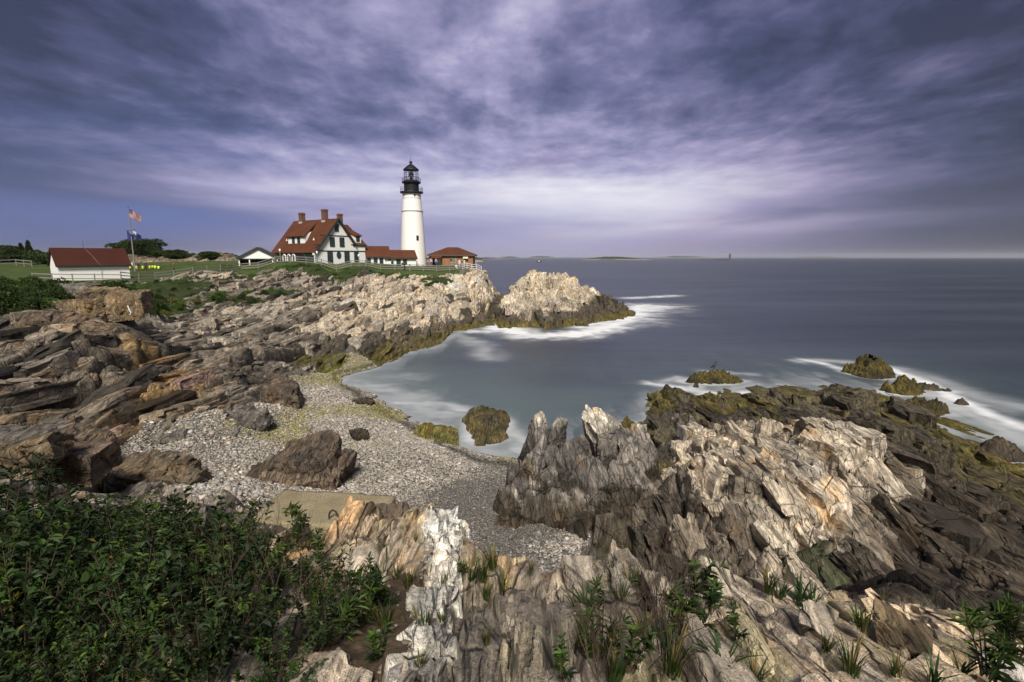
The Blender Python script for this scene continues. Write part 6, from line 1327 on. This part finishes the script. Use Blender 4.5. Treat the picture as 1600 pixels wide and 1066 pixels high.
def flagpole():
    Y = 98; x, y, _ = atY(210.5, 418, Y); z = gz(x, y); zt = zof(324, Y, 195); H = zt - z
    root = empty('flagpole', (x, y, z)); tag(root, 'tall thin flagpole with a yardarm on the lawn behind the shed', 'flagpole')
    M = MB(); M.tube([(0, 0, -.5), (0, 0, H * .55), (0, 0, H)], [.13, .10, .05], 8); M.build('pole', GREYW, root, smooth=True); M = MB(); M.lathe([(.02, H), (.12, H + .08), (.02, H + .18)], 8); M.build('finial', BLACK, root)
    ya = zof(360, Y, 198) - z; M = MB(); M.tube([(-.75, 0, ya - .1), (.95, 0, ya + .1)], .05, 6); M.build('yardarm', BLACK, root)
    def cloth(name, x0, z0, W, Hh, droop, cols, label, seed):
        n, m = 26, 26; rg = np.random.default_rng(seed); u, v = np.meshgrid(np.linspace(0, 1, n + 1), np.linspace(0, 1, m + 1))
        X_ = x0 + u * W * .62 + .15 * v * u; Z_ = z0 - v * Hh - u ** 1.2 * droop; Y_ = .28 * np.sin(u * 7 + v * 2.5) * u + .10 * np.sin(u * 15 - v * 5) * u
        V = np.stack([X_, Y_, Z_], -1).reshape(-1, 3); idx = np.arange((n + 1) * (m + 1)).reshape(m + 1, n + 1); Q = np.stack([idx[:-1, :-1], idx[:-1, 1:], idx[1:, 1:], idx[1:, :-1]], -1).reshape(-1, 4)
        uc = (Q[:, 0] % (n + 1) + .5) / n; vc = (Q[:, 0] // (n + 1) + .5) / m; mi = cols(uc, vc)
        o = mesh_np(name, V, Q, None, mats=FLAGM, midx=mi, smooth=True); o.location = (x, y, z); tag(o, label, 'flag'); return o
    FLAGM = [simple('flag_red', (.25, .02, .03), .8, .1, 6), simple('flag_white', (.42, .38, .38), .8, .1, 6), simple('flag_blue', (.02, .03, .14), .8, .1, 6)]
    def us(u, v):
        s = np.floor(v * 13).astype(int) % 2; c = (u < .4) & (v < 7 / 13); st = c & ((np.floor(u * 26) + np.floor(v * 26)) % 4 == 0) & (np.floor(v * 26) % 2 == 1)
        return np.where(st, 1, np.where(c, 2, s))
    f = cloth('striped_flag', .04, H - .25, 3.0, 1.55, 1.0, us, 'red and white striped flag with blue starred corner at the top of the pole', 1)
    cloth('blue_flag', -.72, ya - .1, 1.5, 1.5, .75, lambda u, v: np.full(u.shape, 2), 'drooping dark blue flag on the left end of the yardarm', 2)
    cloth('pale_flag', .35, ya + .05, 1.9, 1.2, .9, lambda u, v: np.where((v < .45) & (u < .55), 1, 2), 'white and blue flag on the right end of the yardarm', 3)
flagpole()

# ------------------------------------------------------------------ people
def person_mesh(name, pose):
    """one continuous skinned body; returns mesh with 4 material slots hair skin shirt trousers"""
    if pose == 'sit':
        J = dict(pel=(0, 0, .18), wai=(0, .02, .34), che=(0, 0, .56), nek=(0, -.02, .72), hea=(0, -.04, .86), top=(0, -.03, .95))
        legs = [((s * .10, -.02, .16), (s * .2, -.40, .38), (s * .12, -.55, .06), (s * .12, -.68, .03)) for s in (-1, 1)]
        arms = [((s * .17, 0, .64), (s * .24, -.12, .42), (s * .12, -.32, .36), (s * .08, -.38, .36)) for s in (-1, 1)]
    else:
        J = dict(pel=(0, 0, .92), wai=(0, 0, 1.08), che=(0, .01, 1.30), nek=(0, 0, 1.47), hea=(0, -.02, 1.60), top=(0, -.01, 1.70))
        st = .08 if pose == 'stand' else .2
        legs = [((s * .10, 0, .86), (s * .11, -.02 - s * st * .5, .48), (s * .12, .02 - s * st, .08), (s * .13, -.12 - s * st, .03)) for s in (-1, 1)]
        if pose == 'camera': arms = [((s * .19, 0, 1.40), (s * .27, -.08, 1.16), (s * .10, -.28, 1.42), (s * .05, -.33, 1.47)) for s in (-1, 1)]
        else: arms = [((s * .19, 0, 1.40), (s * .25, .02, 1.12), (s * .26, -.06, .86), (s * .25, -.09, .77)) for s in (-1, 1)]
    V = [J['pel'], J['wai'], J['che'], J['nek'], J['hea'], J['top']]; E = [(i, i + 1) for i in range(5)]; Rr = [(.15, .12), (.13, .10), (.17, .12), (.055, .055), (.095, .11), (.06, .07)]
    for l in legs: b = len(V); V += l; E += [(0, b), (b, b + 1), (b + 1, b + 2), (b + 2, b + 3)]; Rr += [(.095, .095), (.062, .062), (.045, .045), (.05, .03)]
    for a in arms: b = len(V); V += a; E += [(2, b), (b, b + 1), (b + 1, b + 2), (b + 2, b + 3)]; Rr += [(.065, .065), (.045, .045), (.032, .032), (.04, .02)]
    me = bpy.data.meshes.new(name); me.from_pydata(V, E, []); o = bpy.data.objects.new(name, me); COL.objects.link(o)
    md = o.modifiers.new('s', 'SKIN'); md.use_smooth_shade = True
    for i, r in enumerate(Rr): me.skin_vertices[0].data[i].radius = r
    me.skin_vertices[0].data[0].use_root = True
    sb = o.modifiers.new('u', 'SUBSURF'); sb.levels = 1; sb.render_levels = 1
    dg = bpy.context.evaluated_depsgraph_get(); nm = bpy.data.meshes.new_from_object(o.evaluated_get(dg)); bpy.data.objects.remove(o)
    nm.materials.clear()
    for _ in range(4): nm.materials.append(MATS['skin'])
    hz = J['hea'][2]; pz = J['pel'][2]
    for p in nm.polygons:
        c = p.center; k = 2
        if c.z > hz + .05 or (c.z > hz - .06 and c.y > J['hea'][1] + .02): k = 0
        elif c.z > J['nek'][2] - .01: k = 1
        elif pose != 'sit' and c.z < pz + .02 and abs(c.x) < .22: k = 3
        elif pose == 'sit' and (c.z < .24 or c.y < -.16) and not (c.z > .3 and c.y < -.25 and abs(c.x) < .16): k = 3
        elif pose != 'sit' and c.z < .88: k = 1
        p.material_index = k
    return nm
simple('skin', (.42, .25, .17), .6, .05, 5)
PM = {p: person_mesh('person_' + p, p) for p in ('stand', 'walk', 'camera', 'sit')}
def clothm(c): 
    k = 'cloth_%d_%d_%d' % tuple(int(v * 100) for v in c); return MATS.get(k) or simple(k, c, .85, .12, 8)
def person(px, py, Y, pose, shirt, trousers, hair, rz, label, group, s=1.0):
    x, y, _ = atY(px, py, Y); o = bpy.data.objects.new('person', PM[pose]); COL.objects.link(o); o.location = (x, y, gz(x, y) - .02); o.rotation_euler = (0, 0, R(rz)); o.scale = (s, s, s)
    for i, m in enumerate((clothm(hair), MATS['skin'], clothm(shirt), clothm(trousers))): o.material_slots[i].link = 'OBJECT'; o.material_slots[i].material = m
    return tag(o, label, 'person', group)
g1 = 'visitors on the lawn near the flagpole'; g2 = 'visitors by the brick building'
YL = (.62, .75, .06); DK = (.02, .02, .03); BR = (.05, .03, .02)
for a in [(194, 421, 101, 'stand', (.20, .17, .17), (.08, .07, .07), BR, 20, 'standing person in dull grey clothes at the shed end of the lawn group'), (206.5, 421, 98.8, 'stand', (.7, .7, .7), (.06, .06, .08), DK, 160, 'standing person in a white shirt next to the flagpole'),
          (217, 421, 98.4, 'stand', (.03, .02, .05), (.10, .05, .05), DK, 180, 'standing person in black with back turned'), (228.5, 421, 98.4, 'camera', (.08, .02, .03), (.05, .03, .03), DK, 190, 'standing person in dark red right of the person in black'),
          (272, 426, 92.0, 'walk', (.22, .07, .03), (.03, .03, .03), BR, 120, 'person in a rust brown top walking alone by the fence')]: person(*a, g1)
for i, (px, w) in enumerate([(184, 'first yellow shirted seated person beside the shed wall'), (188.5, 'second yellow shirted seated person from the shed'), (193, 'yellow shirted seated person behind the one in grey'), (199, 'yellow shirted seated person left of the white shirted one'), (203, 'yellow shirted seated person just left of the pole'), (213, 'yellow shirted seated person between the white shirt and the black clothes'), (223, 'yellow shirted seated person between the black and dark red clothes'),
                             (234, 'yellow shirted seated person directly right of the dark red clothes'), (238.5, 'second yellow shirted seated person right of the dark red clothes'), (242.5, 'third yellow shirted seated person right of the dark red clothes')]):
    person(px, 419.5, 101.5 + (i % 3) * .4, 'sit', YL, (.25, .10, .04) if i % 2 else (.05, .05, .06), BR if i % 2 else DK, 170 + 13 * (i % 5) - 26, w, g1)
person(247.8, 420, 100.5, 'sit', (.60, .76, .18), DK, BR, 200, 'yellow green shirted person sitting a little apart at the right end', g1)
for a in [(674, 418, 116.2, 'stand', (.65, .50, .55), (.10, .10, .14), BR, 10, 'person in a pale pink top left of the doorway of the brick building'), (681.5, 418, 115.8, 'walk', (.45, .36, .62), (.10, .10, .16), DK, 30, 'person in a lilac shirt in front of the doorway of the brick building'),
          (705.5, 417, 115.0, 'stand', (.02, .02, .02), (.40, .30, .28), DK, 170, 'person in black standing before the brick wall'), (713, 424, 107.5, 'sit', (.70, .66, .68), (.6, .6, .64), BR, 20, 'person in white sitting low on the rocks below the brick building'),
          (718, 422, 109, 'stand', (.70, .68, .74), (.60, .60, .66), DK, -20, 'person all in white standing by the railing'), (722, 421, 110, 'stand', (.10, .08, .09), (.4, .36, .38), DK, 200, 'dark haired person in dark top behind the one in white'), (725.5, 421, 108.5, 'camera', (.68, .64, .58), (.45, .42, .44), BR, 160, 'person in a cream top and hat shape at the railing'),
          (743.5, 415, 108.5, 'camera', (.20, .22, .34), (.16, .18, .28), (.6, .6, .7), 100, 'person in blue grey at the seaward end of the railing')]: person(*a, g2)

# ------------------------------------------------------------------ far things
def island(name, px0, px1, Y, h, cols, seed, label, cat='island', depth=.5, tree=False, kind=None, prof=None):
    X0, X1 = atY(px0, 402, Y)[0], atY(px1, 402, Y)[0]; W = X1 - X0; n, m = 160, 26; u, v = np.meshgrid(np.linspace(0, 1, n), np.linspace(0, 1, m))
    D = W * depth; env = np.sin(np.pi * np.clip(u, 0, 1)) ** .45 * np.sin(np.pi * v) ** .5
    if prof is not None: env = env * np.interp(u, *zip(*prof))
    z = env * h * (.55 + .6 * fbm(u * 6 + seed, v * 2, seed, 4)) + env * (fbm(u * 60, v * 12, seed + 3, 3) - .5) * h * (.5 if tree else .18) - .4 * h * (env < .05)
    V = np.stack([X0 + u * W, Y + (v - .2) * D, z], -1).reshape(-1, 3); idx = np.arange(n * m).reshape(m, n); Q = np.stack([idx[:-1, :-1], idx[:-1, 1:], idx[1:, 1:], idx[1:, :-1]], -1).reshape(-1, 4)
    low = np.clip(z.ravel() / h, 0, 1)[:, None]; c = np.array(cols[0]) + (np.array(cols[1]) - np.array(cols[0])) * sstep(.15, .35, low); c = c * (.7 + .6 * fbm(u * 40, v * 9, 9, 3).ravel()[:, None])
    o = mesh_np(name, V, Q, MATS['far_leaf'], {'tint': c}); return tag(o, label, cat, None, kind)
FG_ = ((.24, .21, .18), (.035, .05, .025))
island('wooded_shore', 300, 380, 620, 13.5, FG_, 1, 'dark wooded shore across the water left of the garage', 'shore', 1.2, True); island('wooded_shore', 418, 452, 640, 11.5, FG_, 2, 'dark wooded shore glimpsed between the garage and the house', 'shore', 1.2, True)
for px, w in ((351, 5), (366, 6)):
    x, y, _ = atY(px, 405, 600); r = empty('far_house', (x, y, 1)); tag(r, 'tiny white house on the wooded shore, %s' % ('left of two' if px == 351 else 'right of two'), 'house', 'tiny white houses on the far shore')
    M = MB(); M.prism([(-w / 2, 0), (w / 2, 0), (w / 2, 4.4), (0, 7.2), (-w / 2, 4.4)], -3, 3); M.build('wall', WHITE, r); M = MB(); roof_plane(M, [(-w / 2 - .4, -3.3, 4.1), (-w / 2 - .4, 3.3, 4.1), (0, 3.3, 7.5), (0, -3.3, 7.5)], .2); roof_plane(M, [(w / 2 + .4, -3.3, 4.1), (w / 2 + .4, 3.3, 4.1), (0, 3.3, 7.5), (0, -3.3, 7.5)], .2); M.build('roof', STONE, r)
island('wooded_shore', 655, 756, 1150, 17, FG_, 3, 'wooded dark shore just behind the brick building', 'shore', .6, True); island('far_hill', 745, 786, 2600, 12.1, FG_, 4, 'low blue hill right of the headland tip', 'hill', .6, True, prof=[(0, 1), (.5, .8), (1, .3)])
island('far_hill', 780, 812, 5200, 18.7, FG_, 5, 'faint far hill, the middle of the small hills behind the boat', 'hill', .6); island('far_hill', 826, 868, 6500, 24.8, FG_, 6, 'faint rounded far hill behind the small boat', 'hill', .6)
island('far_island', 908, 1022, 1900, 13.5, ((.22, .19, .16), (.03, .045, .02)), 7, 'long low dark green island with pale shore on the horizon', 'island', .3, True, prof=[(0, .35), (.2, .8), (.45, 1), (.7, .75), (.85, .5), (1, .3)])
island('far_hill', 1020, 1128, 7000, 30.3, FG_, 8, 'faint long hill behind the distant lighthouse', 'hill', .4, prof=[(0, .5), (.4, 1), (.7, .7), (1, .3)]); island('far_hill', 1250, 1325, 7500, 18.7, FG_, 9, 'faint flat island on the horizon right of the distant lighthouse', 'hill', .4)
island('reef', 1096, 1146, 1750, 3.6, ((.06, .05, .045), (.05, .045, .04)), 10, 'dark flat reef under the distant lighthouse', 'reef', .4, prof=[(0, .5), (.4, .5), (.6, .9), (1, 1)])
x, y, _ = atY(1140.5, 404, 1760); r = empty('distant_lighthouse', (x, y, 1.5)); tag(r, 'dark grey lighthouse tower far out on a reef on the horizon', 'lighthouse')
M = MB(); M.lathe([(4.6, 0), (3.6, 7), (3.0, 15)], 16); M.build('tower', simple('granite', (.10, .09, .09), .9, .2, .4), r, smooth=True); M = MB(); M.lathe([(3.6, 15), (3.6, 15.6), (2.0, 15.7), (2.0, 18.4), (2.5, 18.6), (.3, 20.4), (.1, 22)], 12); M.build('lantern', BLACK, r); M = MB(); M.box(-9, -3, -2, 2, 0, 3); M.build('landing', simple('granite_pier', (.10, .09, .09), .9, .2, .4), r)
x, y, _ = atZ(842, 410, 0); r = empty('motor_boat', (x, y, 0), R(15)); tag(r, 'tiny dark motor boat with white cabin out on the water', 'boat')
M = MB(); prof = [(-5, 1.2, 0), (-5, 1.3, 1.3), (0, 1.6, 1.3), (3.5, 1.1, 1.6), (5.5, 0, 2.0)]
V = []; 
for xx, w, zt in [(-5, 1.5, 1.3), (-2, 1.7, 1.3), (1.5, 1.5, 1.45), (4, .8, 1.8), (5.6, .05, 2.1)]: V += [(xx, -w, zt), (xx - .3, -w * .6, -.3), (xx - .3, w * .6, -.3), (xx, w, zt)]
M.add(V, [(i * 4 + k, i * 4 + (k + 1) % 4, i * 4 + 4 + (k + 1) % 4, i * 4 + 4 + k) for i in range(4) for k in range(4)] + [(0, 1, 2, 3)]); M.build('hull', BLACK, r)
M = MB(); M.prism([(-1.2, 1.3), (1.6, 1.3), (1.2, 3.1), (-1.0, 3.1)], -1.0, 1.0); M.build('cabin', WHITE, r)
# cormorant on the weedy rock
def bird():
    x, y, _ = atZ(1117, 600, 0); y += .8
    o = bpy.data.objects['sea_rock']; co = np.empty(len(o.data.vertices) * 3, np.float32); o.data.vertices.foreach_get('co', co); co = co.reshape(-1, 3)
    k = np.hypot(co[:, 0] - x, co[:, 1] - y) < .5; j = np.argmax(np.where(k, co[:, 2], -9)); x, y, z = (float(v) for v in co[j])
    root = bpy.data.meshes.new('b'); m = MB(); m.tube([(-.30, 0, .10), (-.18, 0, .16), (0, 0, .27), (.10, 0, .40), (.13, 0, .50), (.12, 0, .58), (.16, 0, .63), (.22, 0, .635), (.32, 0, .615)], [.02, .06, .11, .09, .045, .032, .04, .022, .006], 8); m.tube([(.02, .04, .2), (.02, .04, .0)], .012, 5); m.tube([(.02, -.04, .2), (.02, -.04, .0)], .012, 5)
    o = m.build('cormorant', simple('black_feathers', (.012, .012, .014), .5, .1, 20), None, smooth=True); o.location = (x, y, z); o.scale = (1.0,) * 3; tag(o, 'small black seabird perched on top of the weedy rock', 'bird')
bird()
# bent white pipe on the cliff corner
x, y, z = atY(206, 484, 31.6); M = MB(); M.tube([(-.06, 0, .20), (.0, 0, -.02), (.05, 0, -.12), (.0, 0, -.22)], .022, 6); o = M.build('bent_pipe', WHITE, None, smooth=True); o.location = (x, y - .2, z); o.scale = (1.3,) * 3; tag(o, 'small bent white pipe sticking out at the cliff corner', 'pipe')
# ------------------------------------------------------------------ air
def haze():
    m = bpy.data.materials.new('haze_air'); m.use_nodes = True; t = NT(m.node_tree); t.n.clear(); o = t.node('ShaderNodeOutputMaterial'); v = t.node('ShaderNodeVolumePrincipled')
    v.inputs['Color'].default_value = (.86, .90, 1.0, 1); v.inputs['Density'].default_value = 6.0e-5; t.l.new(v.outputs[0], o.inputs['Volume'])
    ob = MB().box(-11500, 11500, -900, 11500, -7, 75).build('haze', m); tag(ob, 'thin sea air that fades the far shores to blue', None, None, 'stuff')
haze()
